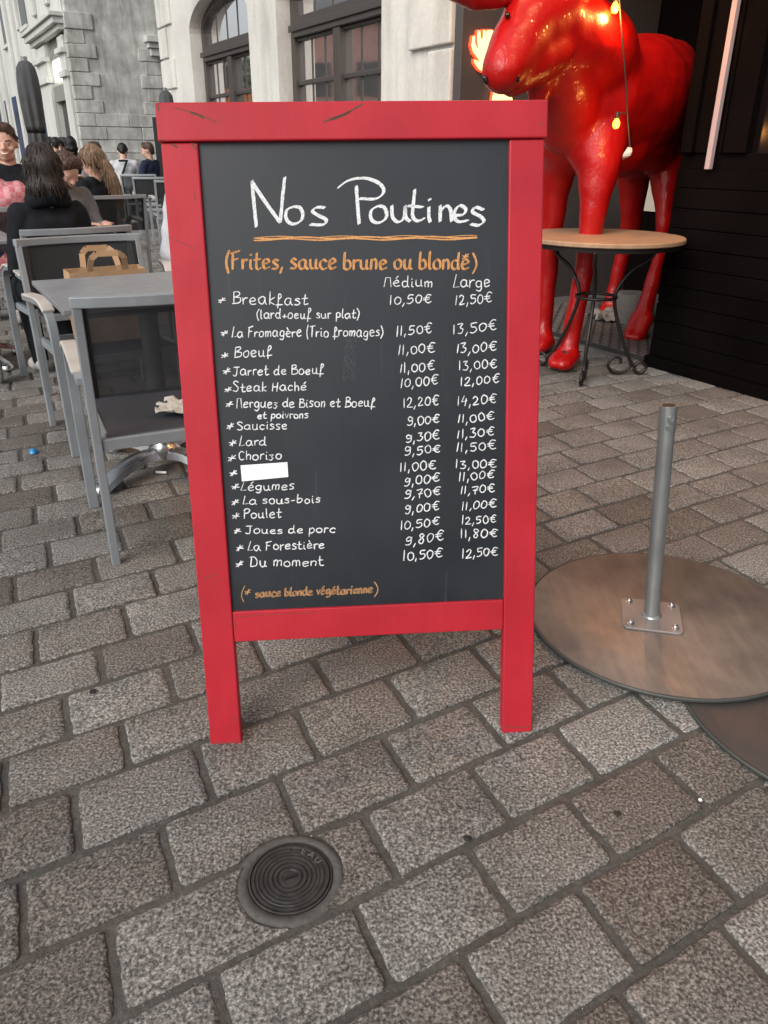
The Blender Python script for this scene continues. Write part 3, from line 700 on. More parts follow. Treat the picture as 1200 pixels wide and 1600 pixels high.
ITEMS = [('Breakfast',363,475,481,477,19,(346,475)),('(lard+oeuf sur plat)',401,498,562,497,15,None),('La Fromag\u00e8re (Trio fromages)',362,527,599,525,16,(351,527)),
 ('Boeuf',366,559,425,556,17,(352,561)),('Jarret de Boeuf',364,587,506,584,15,(355,587)),('Steak Hach\u00e9',364,612,479,610,15,(356,614)),
 ('Merguez de Bison et Boeuf',369,637,586,635,15,(359,638)),('et poivrons',402,654,482,653,12,None),('Saucisse',370,672,449,670,14,(360,673)),('Lard',374,697,416,695,14,(363,699)),
 ('Chorizo',372,719,440,717,14,(362,722)),('L\u00e9gumes',376,767,460,765,14,(368,767)),('La sous-bois',379,788,501,785,13,(367,791)),('Poulet',380,810,440,808,14,(369,813)),
 ('Joues de porc',384,834,524,832,13,(371,836)),('La Foresti\u00e8re',387,860,507,857,14,(374,862)),('Du moment',390,885,506,884,15,(374,887))]
mb = MB()
for t, x0, y0, x1, y1, c, star in ITEMS:
    write(mb, t, x0, y0, x1, y1, c, 1.65)
    if star: write(mb, '*', star[0]-6, star[1]+1, star[0]+7, star[1], 15, 1.8)
write(mb, '*', 358, 746, 371, 745, 15, 1.8)
child(mb, 'dish_lettering', M_WHITE)
PR = [('M\u00e9dium',599,448,677,448,17),('Large',708,449,766,448,20),('10,50\u20ac',609,477,675,472,16),('12,50\u20ac',711,477,769,472,17),('11,50\u20ac',619,525,676,519,17),('13,50\u20ac',707,522,777,516,17),
 ('11,00\u20ac',622,554,680,550,16),('13,00\u20ac',713,552,776,548,16),('11,00\u20ac',625,583,679,578,16),('13,00\u20ac',717,579,777,574,15),('10,00\u20ac',626,606,685,600,16),('12,00\u20ac',719,603,781,598,15),
 ('12,20\u20ac',630,636,686,633,17),('14,20\u20ac',714,634,776,629,16),('9,00\u20ac',636,665,687,661,16),('11,00\u20ac',715,661,773,656,15),('9,30\u20ac',634,691,687,686,16),('11,30\u20ac',714,685,773,680,15),
 ('9,50\u20ac',632,712,689,706,14),('11,50\u20ac',713,706,776,702,15),('11,00\u20ac',625,737,682,732,16),('13,00\u20ac',712,732,776,730,15),('9,00\u20ac',631,760,687,752,16),('11,00\u20ac',717,752,773,747,15),
 ('9,70\u20ac',632,779,689,773,15),('11,70\u20ac',719,772,774,769,15),('9,00\u20ac',632,802,687,797,16),('11,00\u20ac',721,797,776,792,14),('10,50\u20ac',625,828,687,820,15),('12,50\u20ac',721,819,776,817,14),
 ('9,80\u20ac',633,852,694,844,16),('11,80\u20ac',719,841,778,839,15),('10,50\u20ac',630,876,692,871,16),('12,50\u20ac',722,872,778,867,15)]
mb = MB()
for a in PR: write(mb, *a, 1.65)
child(mb, 'price_lettering', M_WHITE)
mb = MB(); write(mb, '(', 376, 936, 383, 936, 20, 1.5); write(mb, '*', 382, 932, 393, 931, 14, 1.8); write(mb, 'sauce blonde v\u00e9g\u00e9tarienne', 399, 933, 582, 926, 13, 1.9, .5); write(mb, ')', 584, 929, 591, 929, 18, 1.5)
child(mb, 'footnote_lettering', M_DIMOR)
# blank white paper strip stuck over one line, faint wiped smudge beside the text
mb = MB(); c4 = [bd(*p) for p in ((376,727),(449,722),(450.5,745),(378,752))]
mb.prism([(p.x, p.y) for p in c4], Vector((1,0,0)), Vector((0,0,1)), Vector((0,-1,0)), Vector((0,.0088,0)), .0012); child(mb, 'paper_strip', mat('white_paper', (.86,.86,.86), .7))
mb = MB(); rs = random.Random(9)
for k in range(110):
    t = rs.random(); c_ = (546+rs.uniform(-9,9)-4*(t-.5), 528+t*64); a = rs.uniform(.9, 1.6); l = rs.uniform(1.5, 5)
    stroke(mb, [bd(c_[0], c_[1]), bd(c_[0]+a*.4, c_[1]+l)], rs.uniform(.8,1.8)*px, -.0003-.000002*k)
child(mb, 'chalk_smudge', M_SMUDGE)
# scrapes and chipped paint on the frame
M_SCR = mat('bare_wood_scrape', (.11,.055,.035), .8); mb = MB()
def rl(px_, py_, yy=-.0063):
    p = SMI @ at_plane(px_, py_, SM @ Vector((0,yy,0)), PN); return Vector((p.x, p.z))
def scrape(mb, pts, wd, yy):
    P = [rl(x+rs.uniform(-.6,.6), y+rs.uniform(-.6,.6), yy) for x, y in pts]; b0 = len(mb.v); stroke(mb, crom([(p.x, p.y, 0) for p in P], 3) and [Vector((q.x, q.y)) for q in crom([(p.x, p.y, 0) for p in P], 3)], wd*px)
    for i in range(b0, len(mb.v)): mb.v[i] = (mb.v[i][0], yy, mb.v[i][2])
for pts, wd_ in (([(506,190),(522,184),(540,177),(556,168),(566,162)],2.6),([(516,187),(531,182),(547,174)],3.6),([(270,168),(290,172),(318,181),(340,192)],1.2),([(298,176),(310,180),(318,184)],3.2),([(246,162),(248,172)],3),([(249,218),(262,220)],1.6),([(846,190),(850,200)],1.6)): scrape(mb, pts, wd_, -.0063)
for pts, wd_ in (([(268,226),(276,229)],4),([(300,224),(306,232)],4),([(262,370),(290,382),(306,390)],.8),([(318,905),(330,900),(340,896)],.9),([(366,1120),(370,1126)],2),([(330,1160),(352,1161),(372,1158)],1.6),([(788,1135),(808,1137),(828,1135)],1.4),([(303,300),(305,312)],1.6),([(830,700),(831,712)],1.8)): scrape(mb, pts, wd_, -.0004)
for pts, wd_ in (([(367,972),(368,986)],2.2),([(366,964),(420,961),(500,957)],.8)): scrape(mb, pts, wd_, .0014)
mb.build('paint_scrapes', M_SCR, sg)
# ------------------------------------------------------------------ terrace chairs and tables
def make_chair():
    c = empty('terrace_chair', (0,0,0))
    hw, D, ZS, ZT, ZA = .262, .47, .400, .825, .615
    for s in (-1, 1):
        x = s*hw; i = Vector((1,0,0))
        mb = MB(); mb.ribbon([(x,.0,0),(x,-.005,.41),(x,-.02,.62),(x,-.045,ZT)], .026, .030, i); mb.build('rear_leg', M_ALU, c, bevel=.003)
        mb = MB(); pts = crom([(x+s*.012,D+.01,0),(x+s*.012,D+.005,.40),(x+s*.012,D-.012,.55),(x+s*.012,D-.06,ZA-.012),(x+s*.012,D-.14,ZA+.006),(x+s*.012,.2,ZA+.002),(x+s*.012,-.012,ZA-.015)], 5)
        mb.ribbon(pts, .036, .024, i); mb.build('front_leg', M_ALU, c, bevel=.003)
        mb = MB(); pts = crom([(x+s*.012,D-.035,ZA-.008),(x+s*.012,D-.10,ZA+.018),(x+s*.012,D-.2,ZA+.021),(x+s*.012,.2,ZA+.018),(x+s*.012,.03,ZA+.002)], 5)
        mb.ribbon(pts, .05, .014, i); mb.build('arm_rest', M_ARM, c, bevel=.005)
    mb = MB(); n = 10
    mb.ribbon([(x, -.045-.035*(1-(x/hw)**2), ZT) for x in [(-hw-.013)+(2*hw+.026)*k/n for k in range(n+1)]], .030, .034, (0,0,1)); mb.build('top_rail', M_ALU, c, bevel=.003)
    mb = MB(); mb.bar((-hw+.0135,.0,ZS), (hw-.0135,.0,ZS), .026, .036, (0,1,0)); mb.bar((-hw+.0135,D,ZS), (hw-.0135,D,ZS), .026, .034, (0,1,0))
    for s in (-1, 1): mb.bar((s*(hw-.026),.0132,ZS), (s*(hw-.026),D-.0132,ZS), .024, .034, (1,0,0))
    mb.build('seat_frame', M_ALU, c, bevel=.003)
    mb = MB(); vs = []; fs = []; nx, nz = 10, 5
    for k in range(nz+1):
        t = k/nz; z = .545+(ZT-.018-.545)*t
        for j in range(nx+1): x = (-hw+.014)+(2*hw-.028)*j/nx; vs.append((x, -.006-.037*t-.034*(1-(x/hw)**2)*(.35+.65*t), z))
    b0 = len(vs); vs += [(x, y+.004, z) for x, y, z in vs]
    for k in range(nz):
        for j in range(nx):
            a = k*(nx+1)+j; fs += [(a, a+1, a+nx+2, a+nx+1), (b0+a, b0+a+nx+1, b0+a+nx+2, b0+a+1)]
    mb.add(vs, fs); mb.build('back_sling', M_SLING, c, smooth='all')
    for s in (-1, 1):
        mb = MB(); mb.ribbon([(s*(hw-.021),-.006,.545),(s*(hw-.021),-.018,.66),(s*(hw-.021),-.038,ZT-.02)], .011, .012, (1,0,0)); mb.build('sling_rod', M_BLACK, c)
    mb = MB(); vs = []; fs = []; ny = 8
    for k in range(ny+1):
        t = k/ny; y = .002+(D-.002)*t
        for j in range(nx+1): x = (-hw+.03)+(2*hw-.06)*j/nx; vs.append((x, y, ZS+.019-.028*(1-(x/hw)**2)*math.sin(math.pi*t)))
    for k in range(ny):
        for j in range(nx): a = k*(nx+1)+j; fs.append((a, a+1, a+nx+2, a+nx+1))
    b0 = len(vs); vs += [(x, y, z-.004) for x, y, z in vs]; fs += [tuple(b0+i for i in reversed(f)) for f in fs]
    mb.add(vs, fs); mb.build('seat_sling', M_SEAT, c, smooth='all')
    return c
chair0 = make_chair(); _first = [True]
def chair(x, y, yaw, label):
    c = chair0 if _first[0] else copy_tree(chair0); _first[0] = False
    c.location = (x, y, 0); c.rotation_euler = (0, 0, R(yaw)); tag(c, label, 'chair', 'grey metal terrace chairs'); return c
def along(p, yaw, dx, dy):
    a = R(yaw); return (p[0]+dx*math.cos(a)-dy*math.sin(a), p[1]+dx*math.sin(a)+dy*math.cos(a))
ch1 = along((-.855,2.151), 25.6, .262, 0)
chair(*ch1, 25.6, 'nearest grey chair with black see-through back, partly behind the red chalkboard')
ch2 = along((-1.585,3.495), 214, -.262, 0)
chair(*ch2, 214, 'empty grey chair facing the camera behind the brown paper bag')
ch3 = along((-1.80,4.0), 37, .262, 0)
chair(*ch3, 37, 'grey chair holding the dark haired woman in the black coat')
chair(-2.36, 7.15, 38, 'grey chair with the ponytailed woman, just behind the black coat')
chair(-2.66, 5.6, 30, 'grey chair at the left edge under the pink checked shirt')
chair(-3.94, 13.3, 10, 'empty grey chair directly in front of the man in the white number shirt')
chair(-3.36, 12.0, 14, 'empty larger looking grey chair in front of the navy shirt man')
chair(-2.76, 10.9, 25, 'empty far grey chair touching the left edge of the red frame')
def star_table(x, y, yaw, s, label, base=True):
    t = empty('terrace_table', (x, y, 0), R(yaw), label, 'table', 'grey square terrace tables')
    mb = MB(); mb.box((-s/2,-s/2,.712), (s/2,s/2,.73)); mb.build('table_top', M_TOP, t, bevel=.003)
    mb = MB(); mb.box((-s/2+.06,-s/2+.06,.685), (s/2-.06,s/2-.06,.7115)); mb.build('under_frame', M_ALUD, t)
    mb = MB(); mb.lathe([(.036,.10),(.036,.684)], 20); mb.build('column', M_ALUD, t, smooth=True)
    mb = MB(); mb.lathe([(.03,.05),(.062,.055),(.066,.085),(.045,.10),(.037,.115)], 24); mb.build('hub', M_CHROME, t, smooth=True)
    for k in range(4):
        a = R(45+90*k-18); d = Vector((math.cos(a), math.sin(a), 0)); sd = Vector((-d.y, d.x, 0))
        pts = crom([d*.04+Z*.075, d*.14+Z*.085, d*.24+Z*.062, d*.33+Z*.025], 6); n = len(pts); vs = []; fs = []
        for i, p in enumerate(pts):
            u_ = i/(n-1); wd = .038+.008*u_; hh = .040-.014*u_
            vs += [p+sd*wd*cx_+Z*cz*hh for cx_, cz in ((-1,-.55),(-.8,.25),(-.3,.5),(.3,.5),(.8,.25),(1,-.55))]
        for i in range(n-1):
            for j in range(6): fs.append((6*i+j, 6*i+(j+1)%6, 6*i+6+(j+1)%6, 6*i+6+j))
        fs += [(5,4,3,2,1,0), tuple(6*(n-1)+j for j in range(6))]
        mb = MB(); mb.add(vs, fs); e = d*.33; mb.lathe([(.030,.0),(.036,.006),(.036,.024),(.026,.036),(.01,.04)], 16, (e.x, e.y, 0)); mb.build('base_arm', M_CHROME, t, smooth=True)
    return t
M_TOP = aluminium('grey_table_laminate', (.20,.215,.23), .38, .0)
tc = Vector((-1.035,2.50,0))+U*.35+V*.35
star_table(tc.x, tc.y, 30.3, .70, 'grey square table with polished star base behind the nearest chair')
star_table(-2.54, 4.66, 34, .70, 'grey table whose corner shows at the left edge behind the empty chair')
star_table(-3.5, 14.0, 18, .70, 'far grey table in front of the stone wall where the navy shirt man leans')
# brown paper carrier bag on the empty chair opposite
M_KRAFT = cloth('kraft_paper', (.44,.29,.17), .86, 9)
bp = along(ch2, 214, -.03, .2)
bag = empty('paper_bag', (bp[0], bp[1], .425), R(30), 'brown paper carrier bag with two flat handles on the chair', 'bag')
mb = MB(); hx, hy, hz = .16, .075, .30
o_ = [(-hx,-hy),(hx,-hy),(hx,hy),(-hx,hy)]; vs = []
for k, z in enumerate((0, .10, .20, hz)):
    for x, y in o_:
        f = 1+(.03 if k in (1,2) else 0); vs.append((x*f, y*f+(.008 if k == 2 else 0), z+(.01*math.sin(x*40) if k == 3 else 0)))
fs = [(3,2,1,0)]+[(4*k+j, 4*k+(j+1)%4, 4*k+4+(j+1)%4, 4*k+4+j) for k in range(3) for j in range(4)]
b0 = len(vs); ins = [(x*.985, y*.97, z) for x, y, z in vs]; vs += ins; fs += [tuple(b0+i for i in reversed(f)) for f in fs]+[(12+j, 12+(j+1)%4, b0+12+(j+1)%4, b0+12+j) for j in range(4)]
mb.add(vs, fs); mb.build('bag_body', M_KRAFT, bag)
for sgn in (-1, 1):
    mb = MB(); y = sgn*(hy-.004); tl = -.03 if sgn < 0 else .03
    pts = [(-.075,y,.215),(-.075,y,hz),(-.068,y+tl,hz+.055),(-.045,y+tl*1.3,hz+.075),(.045,y+tl*1.3,hz+.075),(.068,y+tl,hz+.055),(.075,y,hz),(.075,y,.215)]
    mb.ribbon(pts, .020, .004, (1,0,0) if False else (0,1,.0)); mb.v = [v for v in mb.v]
    mb = MB()
    for a, b in zip(pts, pts[1:]): mb.bar(a, b, .004, .024, (0,1,0))
    mb.build('handle', M_KRAFT, bag)
# crumpled napkin left on the near seat
nk = along(ch1, 29, .10, .22)
def crumple(name, c, rx, ry, h, m, seed, label, cat, n=18):
    vs = []; fs = []
    for j in range(n+1):
        for i in range(n+1):
            u_, v_ = i/n*2-1, j/n*2-1; p = Vector((u_*2.1+seed, v_*2.1, seed)); e = max(abs(u_), abs(v_))
            zz = abs(noise.noise(p))*h*1.6+abs(noise.noise(p*2.7))*h*.6
            vs.append((c[0]+u_*rx*(1+.25*noise.noise(p*1.3)), c[1]+v_*ry*(1+.25*noise.noise(p*1.7)), c[2]+zz*(1-.5*e)+.002))
    for j in range(n):
        for i in range(n): a = j*(n+1)+i; fs.append((a, a+1, a+n+2, a+n+1))
    mb = MB(); mb.add(vs, fs); o = mb.build(name, m, smooth='all'); md = o.modifiers.new('t', 'SOLIDIFY'); md.thickness = .0015
    return tag(o, label, cat)
crumple('napkin', (nk[0], nk[1], .404), .12, .07, .05, cloth('napkin_paper', (.60,.58,.52), .85), 3.3, 'crumpled cream napkin left on the seat of the nearest chair', 'napkin')

# ------------------------------------------------------------------ bistro table
M_IRON = mat('wrought_iron', (.018,.015,.014), .45, .4)
M_OAK = mat('pale_wood_top', (.36,.20,.11), .45)
_vec = coords(M_OAK, (1.5,14,1)); base(M_OAK, ramp(M_OAK, tex(M_OAK, _vec, 3, 5), [(.3, (.28,.175,.105)), (.7, (.38,.25,.16))]))
BT = Vector((1.22, 4.60, 0)); BR_ = .455
bt = empty('bistro_table', BT, R(20), 'round wooden bistro table on scrolled black iron legs before the moose', 'table')
mb = MB(); mb.lathe([(.40,.748),(BR_-.006,.748),(BR_,.753),(BR_,.769),(BR_-.005,.774),(.0005,.774)], 72); mb.build('table_top', M_OAK, bt, smooth=True)
mb = MB(); mb.lathe([(BR_-.05,.723),(BR_-.022,.723),(BR_-.02,.747),(BR_-.05,.747),(BR_-.05,.723)], 72); mb.build('rim_band', M_IRON, bt, smooth=True)
feet = [Vector((1.125,4.287,0)), Vector((1.476,4.50,0)), Vector((1.0,4.68,0))]
fc = (feet[0]+feet[1]+feet[2])/3
for f in feet:
    d = (f-fc); d.z = 0; rr = d.length; d.normalize(); loc = fc-BT
    a_ = math.atan2(d.y, d.x)-R(20)
    dl = Vector((math.cos(a_), math.sin(a_), 0)); lc = Matrix.Rotation(-R(20), 3, 'Z') @ loc
    def q_(r, z): return lc+dl*r+Z*z
    pts = [q_(.32,.73),q_(.28,.66),q_(.19,.60),(q_(.125,.51)),q_(.11,.44),q_(.13,.35),q_(.18,.22),q_(rr-.03,.09),q_(rr+.005,.045)]
    pts += [q_(rr+.04+.036*math.cos(t), .042+.036*math.sin(t)) for t in (math.pi*1.1, 1.5*math.pi, 0, .5*math.pi, .9*math.pi)]
    mb = MB(); mb.tube(crom(pts, 5), .0105, 8)
    mb.tube(crom([q_(rr-.035,.10), q_(rr-.02,.05), q_(rr-.06,.016), q_(rr-.12,.014), q_(rr-.155,.06), q_(rr-.125,.105), q_(rr-.085,.095), q_(rr-.08,.068)], 5), .0095, 8)
    mb.build('leg', M_IRON, bt, smooth='all')
mb = MB(); lc = Matrix.Rotation(-R(20), 3, 'Z') @ (fc-BT)
mb.tube([lc+Vector((math.cos(t*2*math.pi/40)*.112, math.sin(t*2*math.pi/40)*.112, .455)) for t in range(41)], .009, 8, False); mb.build('ring', M_IRON, bt, smooth='all')

# ------------------------------------------------------------------ parasol bases
M_DISK = mat('rusty_steel_plate', (.16,.12,.10), .46, .35)
_v = coords(M_DISK); _c = ramp(M_DISK, tex(M_DISK, _v, 4, 6, .6), [(.25, (.120,.105,.097)), (.45, (.165,.142,.130)), (.6, (.21,.178,.158)), (.75, (.175,.163,.155))])
_c = mixrgb(M_DISK, .6, _c, ramp(M_DISK, tex(M_DISK, coords(M_DISK, (9,1.6,1)), 3, 6, .7), [(.35, (.75,.72,.7)), (.65, (1.2,1.18,1.1))]), 'MULTIPLY')
base(M_DISK, _c); setrough(M_DISK, ramp(M_DISK, tex(M_DISK, _v, 7, 5), [(.3, (.36,.36,.36)), (.7, (.58,.58,.58))])); bump(M_DISK, tex(M_DISK, _v, 40, 5), .15, .004)
M_DISK2 = aluminium('dark_steel_plate', (.060,.054,.052), .55, .4)
M_EDGE = aluminium('grimy_steel_edge', (.075,.08,.075), .5, .4)
def disk(name, c, r, tilt, label, pole):
    t = empty(name, c, 0, label, 'parasol base'); t.rotation_euler = tilt
    mb = MB(); mb.lathe([(r-.006,.0),(r,.003),(r,.009),(r-.004,.012),(.0005,.012)], 128); mb.build('steel_disc', M_DISK if pole else M_DISK2, t, smooth=True)
    mb = MB(); mb.lathe([(r+.0005,.0),(r+.004,.002),(r+.004,.0105),(r+.0005,.0125),(r+.0005,.0)], 128); mb.build('edge_band', M_EDGE, t, smooth='all')
    return t
d1 = disk('parasol_base', (.79,1.835,.012), .372, (R(-.5),R(-1.2),0), 'round rusty steel parasol base with a galvanised tube, lying on top', True)
d2 = disk('parasol_base', (1.10,1.47,0), .372, (0,0,R(40)), 'lower bare steel parasol base disc, half under the other at the right edge', False)
pc = Vector((-.04,-.012,.0125)); pr_ = R(-14)
mb = MB(); Mx = Matrix.Translation(pc) @ Matrix.Rotation(pr_, 4, 'Z')
poly = []
for sx, sy, a0 in ((1,1,0),(-1,1,90),(-1,-1,180),(1,-1,270)):
    for k in range(4): a = R(a0+30*k); poly.append((sx*.062+.018*math.cos(a), sy*.062+.018*math.sin(a)))
mb.prism(poly, Mx.to_3x3() @ Vector((1,0,0)), Mx.to_3x3() @ Vector((0,1,0)), Z, pc, .007); M_PLATE = aluminium('dull_steel_plate', (.26,.235,.225), .45, .35); plt = mb.build('foot_plate', M_PLATE, d1, bevel=.002)
for sx in (-1, 1):
    for sy in (-1, 1):
        p = Mx @ Vector((sx*.058, sy*.058, .0072)); mb = MB(); mb.lathe([(.010,0),(.010,.002),(.0075,.0025),(.0075,.007),(.005,.010),(.001,.0115)], 14, p); b_ = mb.build('bolt', M_CHROME, plt, smooth=True)
top = Vector((-.061, .03, .613)); ax = (top-pc).normalized(); s_ = ax.orthogonal().normalized(); s2 = ax.cross(s_)
mb = MB(); rad = .0208; mb.tube([pc+Z*.007, pc.lerp(top, .3), pc.lerp(top, .65), top], rad, 28, False); mb.tube([top, top-ax*.12], rad-.0035, 28, False)
n = 28; vs = [top+(s_*math.cos(2*math.pi*k/n)+s2*math.sin(2*math.pi*k/n))*r for r in (rad, rad-.0035) for k in range(n)]
mb.add(vs, [(k,(k+1)%n,n+(k+1)%n,n+k) for k in range(n)]); 
mb.build('tube', M_GALV, d1, smooth=True)
mb = MB(); mb.tube([top-ax*.062, top-ax*.001], [.0222,.0222], 28); mb.tube([top-ax*.03-Vector((0,.028,0)), top-ax*.03-Vector((0,.016,0))], .0085, 12); mb.tube([top-ax*.052-Vector((0.004,.0245,0)), top-ax*.052-Vector((.004,.018,0))], .006, 10)
cl = mb.build('collar', M_GALV, d1, smooth=True)
mb = MB(); mb.tube([top-ax*.02, top+ax*.0008], rad-.004, 20); mb.build('tube_mouth', M_BLACK, d1)
mb = MB(); mb.lathe([(.028,0),(.026,.004),(.0212,.007)], 28, pc+Z*.007); mb.build('weld', M_GALV, d1, smooth=True)

# ------------------------------------------------------------------ water cover in the paving
M_CAST = mat('cast_iron', (.042,.040,.038), .55, .35); _v = coords(M_CAST); base(M_CAST, ramp(M_CAST, tex(M_CAST, _v, 30, 5, .65), [(.3, (.026,.025,.024)), (.7, (.07,.067,.062))])); bump(M_CAST, tex(M_CAST, _v, 220, 3), .3, .002)
cv = empty('water_cover', (COVER.x, COVER.y, -.002), R(0), 'small round iron water cover with concentric rings set in the paving', 'cover')
M_COLLAR = mat('cement_collar', (.09,.085,.08), .9); _v = coords(M_COLLAR); base(M_COLLAR, ramp(M_COLLAR, tex(M_COLLAR, _v, 60, 5, .7), [(.3, (.06,.057,.053)), (.7, (.11,.105,.098))])); bump(M_COLLAR, tex(M_COLLAR, _v, 120, 4), .5, .003)
mb = MB(); mb.lathe([(.101,-.014),(.098,-.003),(.090,-.0012),(.078,-.001),(.077,-.012)], 64); mb.build('cement_collar', M_COLLAR, cv, smooth='all')
prof = [(.0765,-.012),(.0765,.0008),(.0745,.0018),(.0735,.0018),(.0728,-.003),(.0712,-.003),(.0705,.0016),(.0655,.0016)]
mb = MB(); mb.lathe(prof+[(.0645,-.0008),(.054,-.0008),(.053,.0010),(.0505,.0010),(.0498,-.0016),(.047,-.0016),(.046,.0008),(.043,.0008),(.042,-.002),(.039,-.002),(.038,.0006),(.034,.0006),(.033,-.0028),(.030,-.0028),(.029,.0006),(.025,.0006),(.024,-.0026),(.021,-.0026),(.020,.0006),(.016,.0006),(.015,-.0008),(.0005,-.0008)], 72); lid = mb.build('lid', M_CAST, cv, smooth=True)
mb = MB(); mb.bar((-.0105,-.0045,.0002), (.0105,.0045,.0002), .0055, .003, (0,1,0)); mb.build('key_slot', M_BLACK, lid)
def text_mesh(body, size, depth=.001):
    fc_ = bpy.data.curves.new('t', 'FONT'); fc_.body = body; fc_.size = size; fc_.extrude = depth; fc_.align_x = 'CENTER'; fc_.align_y = 'CENTER'
    o = bpy.data.objects.new('t', fc_); COL.objects.link(o); dg = bpy.context.evaluated_depsgraph_get(); dg.update()
    me = bpy.data.meshes.new_from_object(o.evaluated_get(dg)); bpy.data.objects.remove(o); return me
for ch, a in (('E', 72), ('A', 55), ('U', 38)):
    me = text_mesh(ch, .019, .0009); me.transform(Matrix.Translation((.0595*math.cos(R(a)), .0595*math.sin(R(a)), .0004)) @ Matrix.Rotation(R(a-90), 4, 'Z'))
    link('raised_letter', me, aluminium('worn_iron', (.16,.155,.15), .5, .3) if ch == 'E' else bpy.data.materials['worn_iron'], lid)
mb = MB()
for r_, a0, a1 in ((.0597, 95, 385),):
    mb.tube([(r_*math.cos(R(a0+(a1-a0)*k/60)), r_*math.sin(R(a0+(a1-a0)*k/60)), -.0004) for k in range(61)], .0022, 6)
mb.build('raised_ring', M_CAST, lid, smooth='all')
# gum spots, sweet wrapper, cigarette end, paper scrap
def blob(name, p, r, h, m, label, cat, seed):
    mb = MB(); n = 14; vs = [(p.x, p.y, p.z+h)]
    for rr, zz in ((.6, h*.9), (1, 0)):
        for k in range(n): a = 2*math.pi*k/n; q = r*rr*(1+.25*noise.noise(Vector((math.cos(a)*1.3+seed, math.sin(a)*1.3, 0)))); vs.append((p.x+q*math.cos(a), p.y+q*math.sin(a), p.z+zz))
    fs = [(0, 1+k, 1+(k+1)%n) for k in range(n)]+[(1+k, 1+n+k, 1+n+(k+1)%n, 1+(k+1)%n) for k in range(n)]
    mb.add(vs, fs); return tag(mb.build(name, m, smooth='all'), label, cat)
M_GUM = mat('old_gum', (.018,.016,.015), .7)
blob('gum_spot', at_z(730,1310,.002), .0085, .004, M_GUM, 'black gum lump in the joint right of the water cover', 'gum', 1)
blob('gum_spot', at_z(965,1271,.003), .0075, .0012, M_GUM, 'dark flat gum stain on a sett below the steel discs', 'gum', 4)
blob('gum_spot', at_z(145,1080,.003), .009, .001, M_GUM, 'small dark stain on a sett left of the red board leg', 'gum', 6)
blob('paper_scrap', at_z(1094,1250,.004), .0042, .004, mat('scrap_white', (.75,.75,.72), .7), 'tiny white scrap in the joint at the lower right', 'litter', 9)
blob('sweet_wrapper', at_z(52,707,.003), .019, .018, mat('blue_foil', (.02,.22,.50), .3), 'small crumpled blue wrapper on the paving at the left', 'litter', 12)
p = at_z(252,738,.009); mb = MB(); mb.tube([p+Vector((-.022,.002,0)), p+Vector((.022,-.002,0))], .0055, 10); tag(mb.build('cigarette_end', mat('cigarette_paper', (.8,.78,.74), .7), smooth=True), 'white cigarette end on the paving beside the table base', 'litter')
# ------------------------------------------------------------------ red moose statue
def moose_mat():
    m = mat('red_gloss_paint', (.5,.012,.008), .38, spec=.22, coat=.32); v = coords(m)
    base(m, ramp(m, tex(m, v, 3, 4), [(.3, (.30,.003,.003)), (.7, (.40,.005,.004))]))
    m.node_tree.nodes['Principled BSDF'].inputs['Coat Roughness'].default_value = .06
    n1 = bump(m, tex(m, v, 9, 5, .6), .25, .02); b2 = bump(m, tex(m, coords(m, (1,1,.6)), 30, 2, .55), 1.0, .011, n1); P_ = m.node_tree.nodes['Principled BSDF']; L(m, b2, P_.inputs['Coat Normal']); L(m, n1, P_.inputs['Normal']); return m
M_MOOSE = moose_mat(); M_EYE = mat('moose_eye', (.012,.006,.006), .15)
def pn(px, py, y, r):
    p = at_y(px, py, y); return (p, r*px_size(p))
def chain(nodes):
    q = [pn(*n) for n in nodes]; return [(a[0], a[1], b[0], b[1]) for a, b in zip(q, q[1:])]
body = []
body += chain([(893,185,4.85,54),(930,150,4.95,78),(985,155,5.3,88),(1003,152,5.55,85),(1022,165,5.8,72)])
body += chain([(1003,150,5.55,82),(1046,108,5.95,40),(1052,160,5.95,40)]); body += chain([(960,215,5.2,60),(1000,210,5.5,60),(1030,215,5.8,52)])
body += chain([(930,120,4.95,72),(922,85,4.80,72),(888,60,4.62,66),(860,30,4.50,58)]); body += chain([(893,185,4.85,52),(880,120,4.68,58),(862,60,4.55,56)])
# head: forehead, muzzle, overhanging nose, jaw, chin, bell
body += chain([(860,20,4.48,56),(826,42,4.34,46),(806,72,4.25,42),(792,98,4.19,38),(786,112,4.16,33)])
body += chain([(858,62,4.5,50),(830,92,4.36,40),(806,118,4.26,28),(798,134,4.22,16)]); body += chain([(846,120,4.5,26),(842,150,4.48,17),(842,172,4.5,9)])
body += chain([(842,2,4.36,24),(872,16,4.34,18)])                       # brow ridge
# legs
body += chain([(930,215,4.85,52),(936,258,4.76,34),(931,300,4.72,26),(923,360,4.70,18.5),(912,425,4.70,15.5),(900,485,4.68,14.5),(893,522,4.68,15.5),(888,545,4.66,16)])
body += chain([(885,215,5.0,46),(875,255,5.1,30),(868,300,5.14,22),(862,360,5.15,16.5),(856,440,5.15,14),(850,500,5.15,13.5),(848,522,5.13,14.5)])
body += chain([(1000,215,5.9,48),(991,265,6.05,26),(989,310,6.1,20),(986,352,6.15,15.5),(974,395,6.2,12),(966,425,6.2,11),(960,452,6.2,11),(957,466,6.18,12)])
body += chain([(1045,190,5.75,44),(1042,250,5.65,30),(1038,310,5.55,16),(1036,355,5.5,11),(1031,395,5.5,9.5),(1022,430,5.5,11),(1014,460,5.48,12.5),(1008,480,5.46,13.5)])
body += chain([(1066,95,6.05,18),(1072,125,6.08,12),(1072,150,6.06,7)])      # tail
